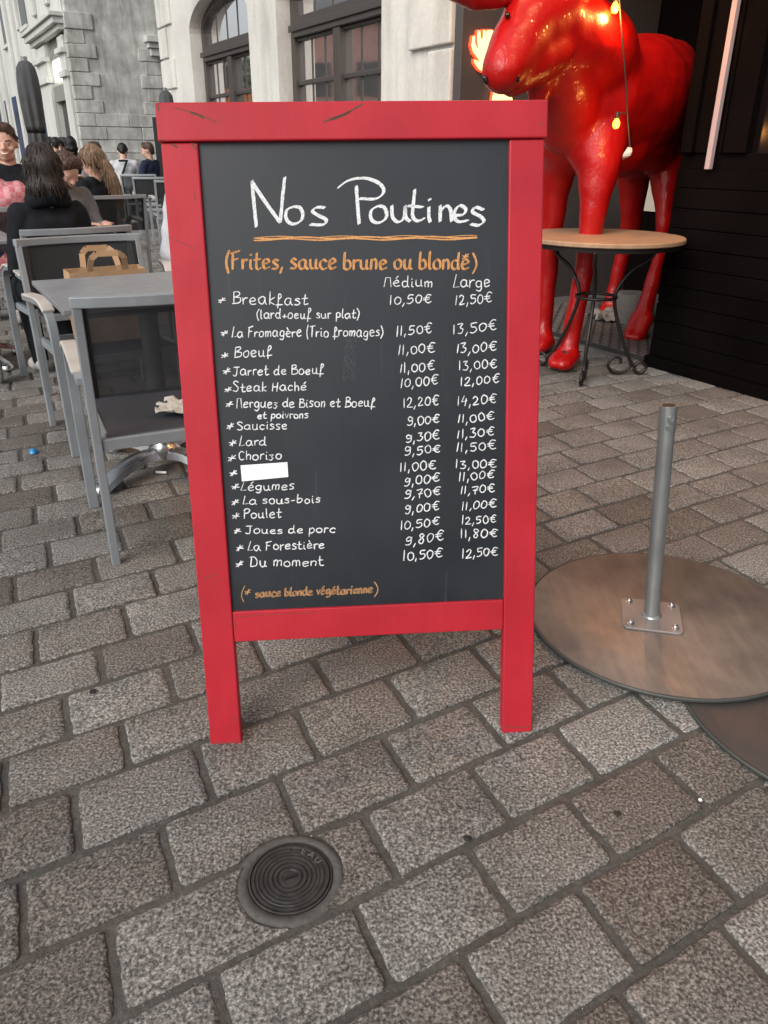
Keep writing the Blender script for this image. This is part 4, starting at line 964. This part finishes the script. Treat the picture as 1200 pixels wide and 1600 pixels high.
# cloven hooves with two toes each
def hoof(px, py, y, s):
    c = at_y(px, py, y); k = px_size(c)*s; f = Vector((-.62,-.78,0)).normalized(); sd = Vector((-f.y, f.x, 0)); out = []
    c = Vector((c.x, c.y, max(c.z, k*.8)))
    g = k*.62
    for t in (-1, 1):
        out += [(c+sd*t*k*.42+Z*0, k*.62, Vector((c.x,c.y,g))+f*k*1.0+sd*t*k*.46, k*.55), (Vector((c.x,c.y,g))+f*k*1.0+sd*t*k*.46, k*.55, Vector((c.x,c.y,g*.9))+f*k*1.5+sd*t*k*.34, k*.40)]
    out.append((c-f*k*.3+Z*k*.3, k*.7, c-f*k*.2+Z*(g-c.z), k*.55))
    return out
body += hoof(886,556,4.64,21)+hoof(850,540,5.08,18)
for hq in ((1003,497,5.42,18),(955,480,6.15,15)):
    body += hoof(*hq)
moose = soft('moose_statue', body, M_MOOSE, None, .016, 5, disp=.006, dscale=9)
tag(moose, 'large glossy red moose statue standing half out of the black niche', 'statue')
for px_, py_, y_, r_ in ((866,20,4.33,7.5),(793,24,4.19,5)):
    p, r = pn(px_, py_, y_, r_); soft('eye', [(p, r, p, r)], M_EYE, moose, .006, 1)
for px_, py_, y_, r_ in ((757,122,4.115,4.5),(806,118,4.10,5)):
    p, r = pn(px_, py_, y_, r_); soft('nostril', [(p, r, p+Vector((.01,-.004,-.02)), r*.7)], M_EYE, moose, .006, 1)
def slab(name, cs, thick, vox=.012):
    o = soft(name, cs, M_MOOSE, moose, vox, 4, disp=.006, dscale=12); return o
# palmate antlers: broad palm with finger tines
def antler(name, base_, s):
    cs = []
    b = base_; f = Vector((-.62,-.78,0)).normalized(); sd = Vector((-f.y, f.x, 0))*s   # outwards
    beam = b+sd*.22+Z*.03; cs.append((b, .045, beam, .042))
    sp = []
    for k in range(7):
        t = k/6; p = beam+sd*(.06+.36*t)+f*(.10-.16*t)+Z*(.02+.18*t*t); sp.append(p)
    for k in range(6): cs.append((sp[k], .052, sp[k+1], .046))
    for k in range(7):
        ln = .24+.08*math.sin(k*1.1); d = (Z*.9+sd*(-.15+.14*k)+f*(.15-.1*k)).normalized()
        m_ = sp[k]+d*ln*.55; cs.append((sp[k], .052, m_, .036)); cs.append((m_, .034, sp[k]+d*ln*1.25, .012))
    for k in range(3): d = (f*.9+sd*(.2*k-.1)+Z*.12).normalized(); cs.append((sp[k+1], .036, sp[k+1]+d*(.16-.02*k), .012))
    return slab(name, cs, .03)
hb = pn(838,-14,4.45,10)[0]; hb2 = pn(886,-14,4.45,10)[0]

la = []
seq = [(832,-10,4.44,15),(806,-12,4.36,17),(775,-10,4.30,21),(742,-10,4.26,23),(712,-22,4.24,21),(690,-48,4.24,19)]
la += chain(seq)
la += chain([(742,-40,4.28,26),(715,-60,4.28,24)]) + chain([(775,-30,4.32,24),(735,-75,4.32,24)])
for a_, b_ in (((690,-48),(676,-120)),((705,-70),(706,-150)),((735,-75),(738,-165)),((755,-60),(768,-150)),((775,-10),(795,-100)),((712,-22),(664,-62))):
    la += chain([(a_[0],a_[1],4.27,15),((a_[0]+b_[0])/2,(a_[1]+b_[1])/2,4.27,12),(b_[0],b_[1],4.26,4)])
slab('antler', la, .03)
antler('antler', hb2+Vector((0.02,.05,0)), 1)
er = pn(893,-6,4.58,10)[0]
slab('ear', [(er, .045, er+Vector((.10,.03,.05)), .05), (er+Vector((.10,.03,.05)), .05, er+Vector((.20,.05,.07)), .012)], .02)

# ------------------------------------------------------------------ string of warm bulbs and hanging cable
M_CABLE = mat('black_cable', (.01,.01,.01), .6); M_BULB = emis('warm_bulb', (1,.40,.035), 4.0)
def bulb(px, py, y, energy, label):
    p = at_y(px, py, y); b = empty('string_bulb', p, 0, label, 'bulb', 'warm bulbs of the string light')
    mb = MB(); mb.lathe([(.003,-.028),(.013,-.024),(.019,-.010),(.018,.004),(.011,.016),(.009,.02)], 16); mb.build('glass_globe', M_BULB, b, smooth=True)
    mb = MB(); mb.lathe([(.011,.0205),(.012,.024),(.012,.045),(.006,.052)], 14); mb.build('socket', M_CABLE, b, smooth=True)
    ld = bpy.data.lights.new('bulb_light', 'POINT'); ld.energy = energy; ld.color = (1,.42,.10); ld.shadow_soft_size = .03
    lo = bpy.data.objects.new('bulb_light', ld); COL.objects.link(lo); lo.parent = b; lo.location = (0,-.05,-.03)
    return p
b1 = bulb(961,11,4.52,10, 'upper lit orange bulb beside the moose ear')
b2 = bulb(963,192,4.50,1.6, 'lower lit orange bulb in front of the red moose shoulder')
cp_ = [at_y(x, y, 4.52) for x, y in ((966,-70),(967,-20),(969,20),(973,70),(978,130),(981,185),(985,238))]
mb = MB(); mb.tube(crom(cp_, 6), .0042, 8); mb.tube(crom([cp_[1]+Vector((0,0,.0)), at_y(962,-10,4.52), b1+Z*.05], 5), .003, 6)
mb.tube(crom([at_y(981,178,4.52), at_y(972,176,4.51), at_y(964,180,4.50), b2+Z*.05], 5), .003, 6)
cb = mb.build('hanging_cable', M_CABLE, smooth='all'); tag(cb, 'thin black cable hanging down in front of the moose flank', 'cable')
pe = at_y(979,238,4.50)
mb = MB(); rr_ = random.Random(4)
vs = [pe+Vector((rr_.uniform(-.032,.032), rr_.uniform(-.02,.02), rr_.uniform(-.036,.03))) for _ in range(16)]
bm = bmesh.new(); [bm.verts.new(v) for v in vs]; bmesh.ops.convex_hull(bm, input=bm.verts); me = bpy.data.meshes.new('glass'); bm.to_mesh(me); bm.free()
M_CRY = mat('clear_plastic_scrap', (.62,.58,.54), .2); tag(link('plastic_pendant', me, M_CRY), 'small clear crumpled plastic pendant at the end of the cable', 'pendant')

for s_, d_, z_, lab in ((-.5,-1.0,3.0,'added warm bulb above the shop front, out of the picture'),(-1.8,-1.1,2.9,'added warm bulb further right along the front, out of the picture'),(.9,-.7,3.05,'added warm bulb above the bistro table, out of the picture')):  # unseen bulbs added to spill warm light over the right-hand paving
    p_ = FP(s_, d_, z_); bb_ = copy_tree(bpy.data.objects['string_bulb']); bb_.location = p_; bb_['label'] = lab
    for ch in bb_.children:
        if ch.type == 'LIGHT': ch.data = ch.data.copy(); ch.data.energy = 46; ch.data.color = (1,.50,.22)
# stone pot wrapped in cloth behind the table
M_POT = mat('grey_stone_pot', (.155,.145,.135), .85); base(M_POT, ramp(M_POT, tex(M_POT, coords(M_POT), 30, 5), [(.3, (.125,.117,.11)), (.7, (.18,.168,.155))]))
pp_ = at_z(977,506,.033); k = px_size(pp_)
pt = empty('concrete_weight', (pp_.x+.06, pp_.y+.1, .031), 0, 'grey cylindrical concrete weight behind the bistro table', 'weight')
mb = MB(); mb.lathe([(.118,0),(.122,.01),(.122,.20),(.116,.215),(.0005,.217)], 40); mb.build('block', M_POT, pt, smooth=True)
cl0 = at_z(955,500,.033)
crumple('floor_cloth', (cl0.x+.06, cl0.y+.02, .032), .20, .12, .11, cloth('grey_cloth', (.30,.28,.265), .8, 9), 7.7, 'crumpled pale cloth on the niche floor beside the concrete weight', 'cloth', 24)
# ------------------------------------------------------------------ people
SK = skinm('skin', (.58,.37,.29))
M_JEAN = cloth('blue_denim', (.045,.075,.14), .7, 60); M_DTR = cloth('dark_trousers', (.02,.021,.025), .7, 40); M_SHOE = mat('white_shoe', (.55,.53,.52), .6)
def person(label, loc, yaw, shirt, trousers, hair_m, hair='short', seat=.45, lean=0.0, bow=0.0, turn=0.0, scale=1.0, vox=.010, armpose='table', sleeve=1.0, face=False, group=None, arm_r=None, wf=1.0):
    """seated figure facing +y in its own frame"""
    root = empty('person', loc, R(yaw), label, 'person', group)
    def X(p): return Vector(p)*scale
    hip = Vector((0, 0, seat+.10)); ln = Matrix.Rotation(-lean, 3, 'X')
    def T(p): return hip + ln @ (Vector(p)-Vector((0,0,seat+.10)))     # torso point, leaning
    zs = seat+.10
    neck0 = T((0,-.015,zs+.47)); hd = Matrix.Rotation(turn, 3, 'Z') @ Matrix.Rotation(-lean-bow, 3, 'X')
    def Hd(p): return neck0 + Z*.02 + hd @ Vector(p)
    sh = [T((s*.175,-.01,zs+.405)) for s in (-1,1)]
    if armpose == 'table': el = [T((s*.235,.12,zs+.155)) for s in (-1,1)]; wr = [Vector((s*.10,.40,seat+.30)) for s in (-1,1)]
    elif armpose == 'lap': el = [T((s*.24,.03,zs+.14)) for s in (-1,1)]; wr = [Vector((s*.09,.24,seat+.20)) for s in (-1,1)]
    else: el = [T((-.235,.12,zs+.155)), T((.22,.16,zs+.20))]; wr = [Vector((-.10,.40,seat+.30)), T((.06,.22,zs+.50))]
    if arm_r: el[1] = T(arm_r[0]); wr[1] = T(arm_r[1])
    kn = [Vector((s*.12,.43,seat+.08)) for s in (-1,1)]; an = [Vector((s*.11,.36,.09)) for s in (-1,1)]
    torso = [(T((0,0,zs-.02)),.125,T((0,.0,zs+.14)),.115,(1.18,.86,1)),(T((0,0,zs+.14)),.118,T((0,-.005,zs+.30)),.125,(1.22,.86,1)),(T((-.09,-.01,zs+.34)),.092,T((.09,-.01,zs+.34)),.092),(T((-.13,-.01,zs+.405)),.058,T((.13,-.01,zs+.405)),.058),(T((-.06,-.012,zs+.43)),.055,T((.06,-.012,zs+.43)),.055)]
    arms = []; fore = []
    for i in (0,1): arms.append((sh[i],.058,el[i],.045)); fore.append((el[i],.043,wr[i],.030))
    legs = []
    for i,s in ((0,-1),(1,1)): legs += [(hip+Vector((s*.085,0,-.0)),.098,kn[i],.068),(kn[i],.062,an[i],.043)]
    feet = [(an[i]+Vector((0,-.02,-.03)),.042,an[i]+Vector((s*.02,.13,-.055)),.034) for i,s in ((0,-1),(1,1))]
    hands = []
    for i, s in ((0,-1),(1,1)):
        d = (wr[i]-el[i]).normalized(); sd = d.cross(Z).normalized()*s*-1 if abs(d.z) < .95 else Vector((s,0,0)); n_ = sd.cross(d).normalized()
        pc_ = wr[i]+d*.045; hands += [(wr[i],.028,pc_+d*.02,.026),(pc_-sd*.022,.017,pc_-sd*.024+d*.045,.013),(pc_+sd*.022,.017,pc_+sd*.024+d*.045,.013)]
        for f_, (o, L_) in enumerate(((-.030,.066),(-.010,.078),(.011,.074),(.030,.058))):
            k0 = pc_+sd*o+d*.045; k1 = k0+d*L_*.55-Z*.006; k2 = k1+d*L_*.4-Z*.022; hands += [(k0,.0092,k1,.0085),(k1,.0085,k2,.0072)]
        th = wr[i]+d*.03-sd*s*.0+sd*-.026; hands += [(th,.013,th+d*.035-sd*.028,.010),(th+d*.035-sd*.028,.010,th+d*.062-sd*.026,.008)]
    head = [(Hd((0,.0,.155)),.088,Hd((0,-.018,.150)),.090,(.88,1.02,1.08)),(Hd((0,.028,.135)),.070,Hd((0,.036,.075)),.056,(.95,.9,1)),(Hd((0,.055,.045)),.030,Hd((0,.045,.05)),.038),(Hd((-.03,.03,.055)),.032,Hd((.03,.03,.055)),.032),
            (Hd((0,.094,.125)),.010,Hd((0,.112,.098)),.0135),(Hd((-.014,.098,.096)),.009,Hd((.014,.098,.096)),.009),(Hd((-.018,.084,.062)),.012,Hd((.018,.084,.062)),.012),(Hd((0,.082,.052)),.013,Hd((0,.08,.05)),.013),
            (Hd((-.036,.074,.142)),.016,Hd((.036,.074,.142)),.016)]
    for s in (-1,1): head += [(Hd((s*.080,-.005,.128)),.012,Hd((s*.084,-.012,.105)),.009),(Hd((s*.082,-.018,.130)),.012,Hd((s*.082,-.012,.140)),.010),(Hd((s*.042,.060,.098)),.026,Hd((s*.042,.058,.098)),.026)]
    neck = [(T((0,-.015,zs+.42)),.058,Hd((0,-.015,.07)),.052)]
    sc = Matrix.Diagonal((scale*wf, scale, scale, 1))
    if face: b = soft('body', torso+arms+fore+legs+hands+neck+head, SK, root, .0065, 3, sc)
    else: b = soft('body', torso+arms+fore+legs+hands+neck+head, SK, root, vox, 3, sc)
    cl = list(torso)+arms
    if sleeve > .6: cl += [(el[i],.044,el[i].lerp(wr[i],.93),.034) for i in (0,1)]
    cl = [(c[0],c[1]+.012,c[2],c[3]+.012)+tuple(c[4:]) for c in cl]
    soft('shirt', cl, shirt, root, max(vox,.011), 2, sc, disp=.009, dscale=13)
    soft('trousers', [(c[0],c[1]+.010,c[2],c[3]+.012) for c in legs]+[(hip+Vector((-.06,0,-.01)),.118,hip+Vector((.06,0,-.01)),.118)], trousers, root, .014, 2, sc, disp=.007, dscale=12)
    for f_ in feet: soft('shoe', [(f_[0],f_[1]+.004,f_[2],f_[3]+.004)], M_SHOE, root, .010, 2, sc)
    def lock(p, r, q, r2, S=(1,1,1)): return (Hd(p), r, Hd(q), r2, S)
    if hair == 'short':
        h = [lock((0,-.020,.172),.092,(0,-.03,.165),.094,(.93,1.02,1.05)),lock((0,-.060,.13),.062,(0,-.068,.10),.050),lock((-.03,.040,.225),.042,(.03,.045,.228),.040),lock((-.055,.035,.205),.034,(-.072,-.01,.16),.024),lock((.055,.035,.205),.034,(.072,-.01,.16),.024)]
    elif hair == 'bob':
        h = [lock((0,-.018,.175),.099,(0,-.03,.16),.103,(.98,1,1.03)),lock((0,-.055,.14),.085,(0,-.07,.06),.076,(1.15,.8,1))]
        for s in (-1,1): h += [lock((s*.065,-.01,.17),.050,(s*.080,-.015,.03),.042),lock((s*.080,-.015,.03),.042,(s*.066,.01,.03),.030)]
        h += [lock((-.07,-.06,.05),.05,(-.06,-.065,.035),.04),lock((.07,-.06,.05),.05,(.06,-.065,.035),.04),lock((0,-.08,.05),.06,(0,-.078,.03),.045)]
    else:
        h = [lock((0,-.018,.172),.094,(0,-.03,.162),.096,(.96,1.03,1.05)),lock((0,-.06,.12),.060,(0,-.075,.10),.050),lock((-.055,.03,.19),.035,(-.07,-.03,.12),.03),lock((.055,.03,.19),.035,(.07,-.03,.12),.03),
             lock((0,-.10,.135),.034,(0,-.135,.10),.040),lock((0,-.135,.10),.040,(.02,-.165,-.02),.050),lock((.02,-.165,-.02),.050,(.05,-.17,-.16),.044),lock((.05,-.17,-.16),.044,(.075,-.165,-.29),.016)]
    hm = soft('hair', h, hair_m, root, .009, 7, sc, disp=.006, dscale=18)
    if vox <= .010:                        # loose strands break the outline
        ms = MB(); rh = random.Random(len(label)); vv = hm.data.vertices; vv_top = max(v.co.z for v in vv)
        for k in range(420):
            v0_ = vv[rh.randrange(len(vv))]; p = v0_.co.copy(); n_ = v0_.normal.copy()
            if n_.z < -.5 or (hair == 'short' and p.z < vv_top-.13): continue
            d = Vector((rh.uniform(-.25,.25), rh.uniform(-.25,.25), -1)); d = d-n_*d.dot(n_)
            if d.length < .2: d = Vector((n_.x, n_.y-.6, -.1))
            d.normalize(); q = [p+n_*.001]; ln_ = rh.uniform(.5,1.1)*(.028 if hair == 'short' else .045 if hair == 'bob' else .15)
            for st_ in range(4): d = (d+Vector((rh.uniform(-.14,.14), rh.uniform(-.14,.14), -.25))).normalized(); q.append(q[-1]+d*ln_/4+n_*.0016)
            ms.tube(q, [.0026,.0028,.0024,.0018,.0006], 4, False)
        tag(ms.build('loose_hair', hair_m, root, smooth='all'), kind='stuff')
    if face:
        we = mat('eye_white', (.45,.40,.38), .3); ir = mat('eye_brown', (.05,.03,.02), .2); lip = mat('lip', (.42,.15,.13), .5); te = mat('teeth', (.75,.72,.66), .4); br = hair_m
        for s in (-1,1):
            e = soft('eye', [(Hd((s*.033,.079,.122)),.0105,Hd((s*.033,.079,.122)),.0105,(1.15,.8,.5))], we, root, .003, 1, sc)
            soft('iris', [(Hd((s*.033,.0875,.122)),.0056,Hd((s*.033,.0875,.122)),.0056,(1,.5,1))], ir, e, .002, 1, sc)
            soft('eyebrow', [(Hd((s*.018,.089,.145)),.005,Hd((s*.038,.088,.150)),.0055),(Hd((s*.038,.088,.150)),.0055,Hd((s*.054,.076,.143)),.004)], br, root, .003, 1, sc)
        lo_ = [Hd((.030*t,.094-.016*t*t,.062+.010*t*t)) for t in (-1,-.66,-.33,0,.33,.66,1)]
        mo = soft('mouth', [(a,.0068,c,.0068) for a, c in zip(lo_, lo_[1:])], lip, root, .003, 1, sc)
        lo_ = [Hd((.024*t,.0985-.014*t*t,.0635+.008*t*t)) for t in (-1,-.5,0,.5,1)]
        soft('teeth', [(a,.0042,c,.0042) for a, c in zip(lo_, lo_[1:])], te, mo, .002, 1, sc)
    return root
H_DARK = hairm('dark_brown_hair', (.022,.016,.014)); H_BROWN = hairm('brown_hair', (.075,.042,.028)); H_BLOND = hairm('light_brown_hair', (.21,.135,.08)); H_BLACK = hairm('black_hair', (.008,.007,.007))
C_BLACK = cloth('black_wool', (.013,.015,.019), .7, 30); C_PINK = cloth('pink_checked_cotton', (.62,.24,.27), .9, 20); C_WHITE = cloth('white_cotton', (.50,.51,.54), .85, 10); C_NAVY = cloth('navy_cotton', (.022,.030,.058), .8, 14); C_CREAM = cloth('cream_knit', (.42,.40,.35), .85, 20); C_GREY = cloth('grey_cotton', (.16,.16,.17), .8, 16)
_ck = tex(C_PINK, coords(C_PINK, (1,1,1)), 1, 0)
_w = N(C_PINK, 'ShaderNodeTexChecker', Scale=26.0); L(C_PINK, coords(C_PINK), _w.inputs['Vector']); _w.inputs['Color1'].default_value = (.60,.20,.24,1); _w.inputs['Color2'].default_value = (.66,.36,.38,1); base(C_PINK, _w.outputs['Color'])
def seat_at(px, py, y): p = at_y(px, 238, y); return (p.x, p.y, 0)
def on_chair(c, yaw, dy=.20): q = along(c, yaw, 0, dy); return (q[0], q[1], 0)
pw = person('woman with dark bobbed hair and black coat, seen from behind', (on_chair(ch3, 37, .14)[0]-.07, on_chair(ch3, 37, .14)[1]-.03, 0), 37, C_BLACK, C_BLACK, H_DARK, 'bob', seat=.43, turn=R(8), vox=.010, armpose='lap', scale=.95, wf=.86)
# raised coat collar
soft('coat_collar', [(Vector((-.070,-.045,.96)),.046,Vector((0,-.080,.985)),.052),(Vector((0,-.080,.985)),.052,Vector((.070,-.045,.96)),.046)], C_BLACK, pw, .010, 2)
person('smiling young man in dark jacket over cream top, at the left edge', seat_at(9,330,6.35), 205, C_BLACK, C_DTR if False else M_DTR, H_BROWN, 'short', seat=.44, turn=R(-6), face=True, armpose='table', scale=1.06)
person('person in pink checked shirt, mostly cut off by the left edge', on_chair((-2.66,5.6), 30, .14), 30, C_PINK, M_JEAN, H_BROWN, 'short', seat=.42, lean=.05, armpose='table')
person('brown haired man bowing his head, between black coat and ponytail', seat_at(80,330,6.5), 235, C_GREY, M_DTR, H_BROWN, 'short', seat=.36, lean=.2, bow=.45, turn=R(0), armpose='table')
person('woman with long light brown ponytail and black top', seat_at(147,238,7.45), 62, C_BLACK, M_DTR, H_BLOND, 'tail', seat=.38, wf=.92, turn=R(10), lean=.10, armpose='table')
person('man with brown hair sitting left of the white number shirt', seat_at(147,320,14.9), 150, C_GREY, M_DTR, H_BROWN, 'short', seat=.46, turn=R(-40), vox=.014)
p7 = person('dark haired man in white football shirt with a black number on the back', seat_at(191,318,14.2), 14, C_WHITE, M_DTR, H_BLACK, 'short', seat=.46, lean=.2, bow=.35, vox=.013)
me = text_mesh('7', .36, .004); me.transform(Matrix.Translation((0,-.085,.90)) @ Matrix.Rotation(-.2, 4, 'X') @ Matrix.Rotation(R(90), 4, 'X')); link('shirt_number', me, C_BLACK, p7)
person('man in navy shirt leaning on the far table, chin on hand', seat_at(237,318,14.4), 75, C_NAVY, M_DTR, H_BROWN, 'short', seat=.46, lean=.15, armpose='table', turn=R(20), vox=.013)
for px_, y_, yw, hm_, lab in ((79,18.6,40,H_BLACK,'leftmost of the small dark heads under the closed parasol'),(89,18.2,20,H_BLACK,'second small dark head from the left beside the parasol'),(100,18.4,60,H_DARK,'small dark head with grey shirt third from the parasol'),(112,17.4,30,H_BLACK,'long dark haired person just left of the stone wall')):
    person(lab, seat_at(px_,330,y_), yw, C_BLACK if hm_ is H_BLACK else C_GREY, M_DTR, hm_, 'bob' if px_ in (79,112) else 'short', seat=.50, scale=1.05, vox=.016, group='distant diners by the parasol')
# white sleeved diner mostly hidden behind the board
person('person in white shirt and striped cuff showing past the red frame', seat_at(320,430,4.6), 200, C_WHITE, M_JEAN, H_DARK, 'short', seat=.44, armpose='lap', lean=.05)

def chair_under(p, yaw, label): q = along(p, yaw, 0, -.17); chair(q[0], q[1], yaw, label)
chair_under(seat_at(320,430,4.6), 200, 'grey chair under the white shirted person, mostly behind the red frame')
chair_under(seat_at(9,330,6.35), 205, 'grey chair under the smiling young man at the left edge')
chair_under(seat_at(80,330,6.5), 235, 'grey chair under the man bowing his head, behind the black coat')
# ------------------------------------------------------------------ closed parasols
M_CANV = cloth('dark_grey_canvas', (.085,.088,.094), .75, 9)
def parasol(label, x, y, ztop, zw, rmax):
    t = empty('closed_parasol', (x, y, 0), 0, label, 'parasol', 'closed dark parasols')
    mb = MB(); n = 48; vs = []; prof = [(ztop,.02,0),(ztop-.03,.10,.1),(ztop-.28,rmax,.35),(ztop-.36,rmax*.93,.8),(ztop-.8,rmax*.74,1),(zw+.15,rmax*.58,1),(zw,rmax*.46,1),(zw-.1,rmax*.60,1),(zw-.45,rmax*.90,1),(zw-.75,rmax*1.0,1)]
    for k, (z, r, fl) in enumerate(prof):
        for j in range(n): a = 2*math.pi*j/n; q = r*(1+fl*.20*math.sin(8*a+z*1.1)+fl*.07*noise.noise(Vector((math.cos(a)*2, math.sin(a)*2, z*2)))); vs.append((q*math.cos(a), q*math.sin(a), z))
    m = len(prof); fs = [(k*n+j, k*n+(j+1)%n, (k+1)*n+(j+1)%n, (k+1)*n+j) for k in range(m-1) for j in range(n)]+[tuple(range(n)), tuple((m-1)*n+j for j in range(n))]
    mb.add(vs, fs); cn = mb.build('canopy', M_CANV, t, smooth='all'); sb = cn.modifiers.new('s', 'SUBSURF'); sb.levels = 1; sb.render_levels = 1
    mb = MB(); mb.tube([(0,0,0),(0,0,ztop+.03)], .028, 14); mb.build('pole', M_ALUD, t, smooth=True)
    mb = MB(); mb.lathe([(rmax*.49,zw-.03),(rmax*.52,zw-.01),(rmax*.52,zw+.02),(rmax*.49,zw+.035)], 32); mb.build('tie_strap', M_BLACK, t, smooth=True)
    mb = MB(); mb.lathe([(.3,0),(.3,.05),(.28,.06),(.03,.06)], 32); mb.build('base', M_ALUD, t, smooth=True)
a = at_y(36,94,8.6); b = at_y(57,195,8.6)
parasol('large closed dark parasol tied at the waist before the left facade', (a.x+b.x)/2, 8.6, a.z, b.z+.16, .108)
a = at_y(258,141,11.5); parasol('closed dark parasol whose tip shows above the left end of the board', a.x, 11.5, a.z, a.z-1.2, .10)

# ------------------------------------------------------------------ pushchair at the left edge
wp = at_z(8,598,.0); st = empty('pushchair', (wp.x-.02, wp.y, 0), R(25), 'pushchair with a pale small wheel, mostly beyond the left edge', 'pushchair')
M_TYRE = mat('pale_tyre', (.30,.29,.28), .7)
for dx, dy in ((0,0),(-.48,0),(0,.55),(-.48,.55)):
    mb = MB(); r = .082; mb.tube([(dx, dy+(r-.016)*math.cos(t*math.pi/12), r+(r-.016)*math.sin(t*math.pi/12)) for t in range(25)], .016, 10, False); wh = mb.build('wheel', M_TYRE, st, smooth='all')
    mb = MB(); mb.tube([(dx-.012,dy,r),(dx+.012,dy,r)], .045, 18); hb_ = mb.build('hub', M_ALUD, wh, smooth=True)
    mb = MB(); mb.tube([(dx-.02,dy,r),(dx-.02,dy+.01,.2),(dx-.05,.27,.42)], .012, 8); mb.build('frame', M_BLACK, st, smooth='all')
mb = MB(); mb.box((-.44,.05,.40), (-.04,.50,.46)); mb.box((-.44,.46,.46), (-.04,.52,.95)); mb.build('seat', C_BLACK, st, bevel=.02)
mb = MB(); mb.tube(crom([(-.05,.27,.42),(-.04,.6,.8),(-.04,.74,1.0),(-.24,.78,1.02),(-.44,.74,1.0),(-.44,.6,.8),(-.43,.27,.42)], 4), .012, 8); mb.build('handle', M_BLACK, st, smooth='all')
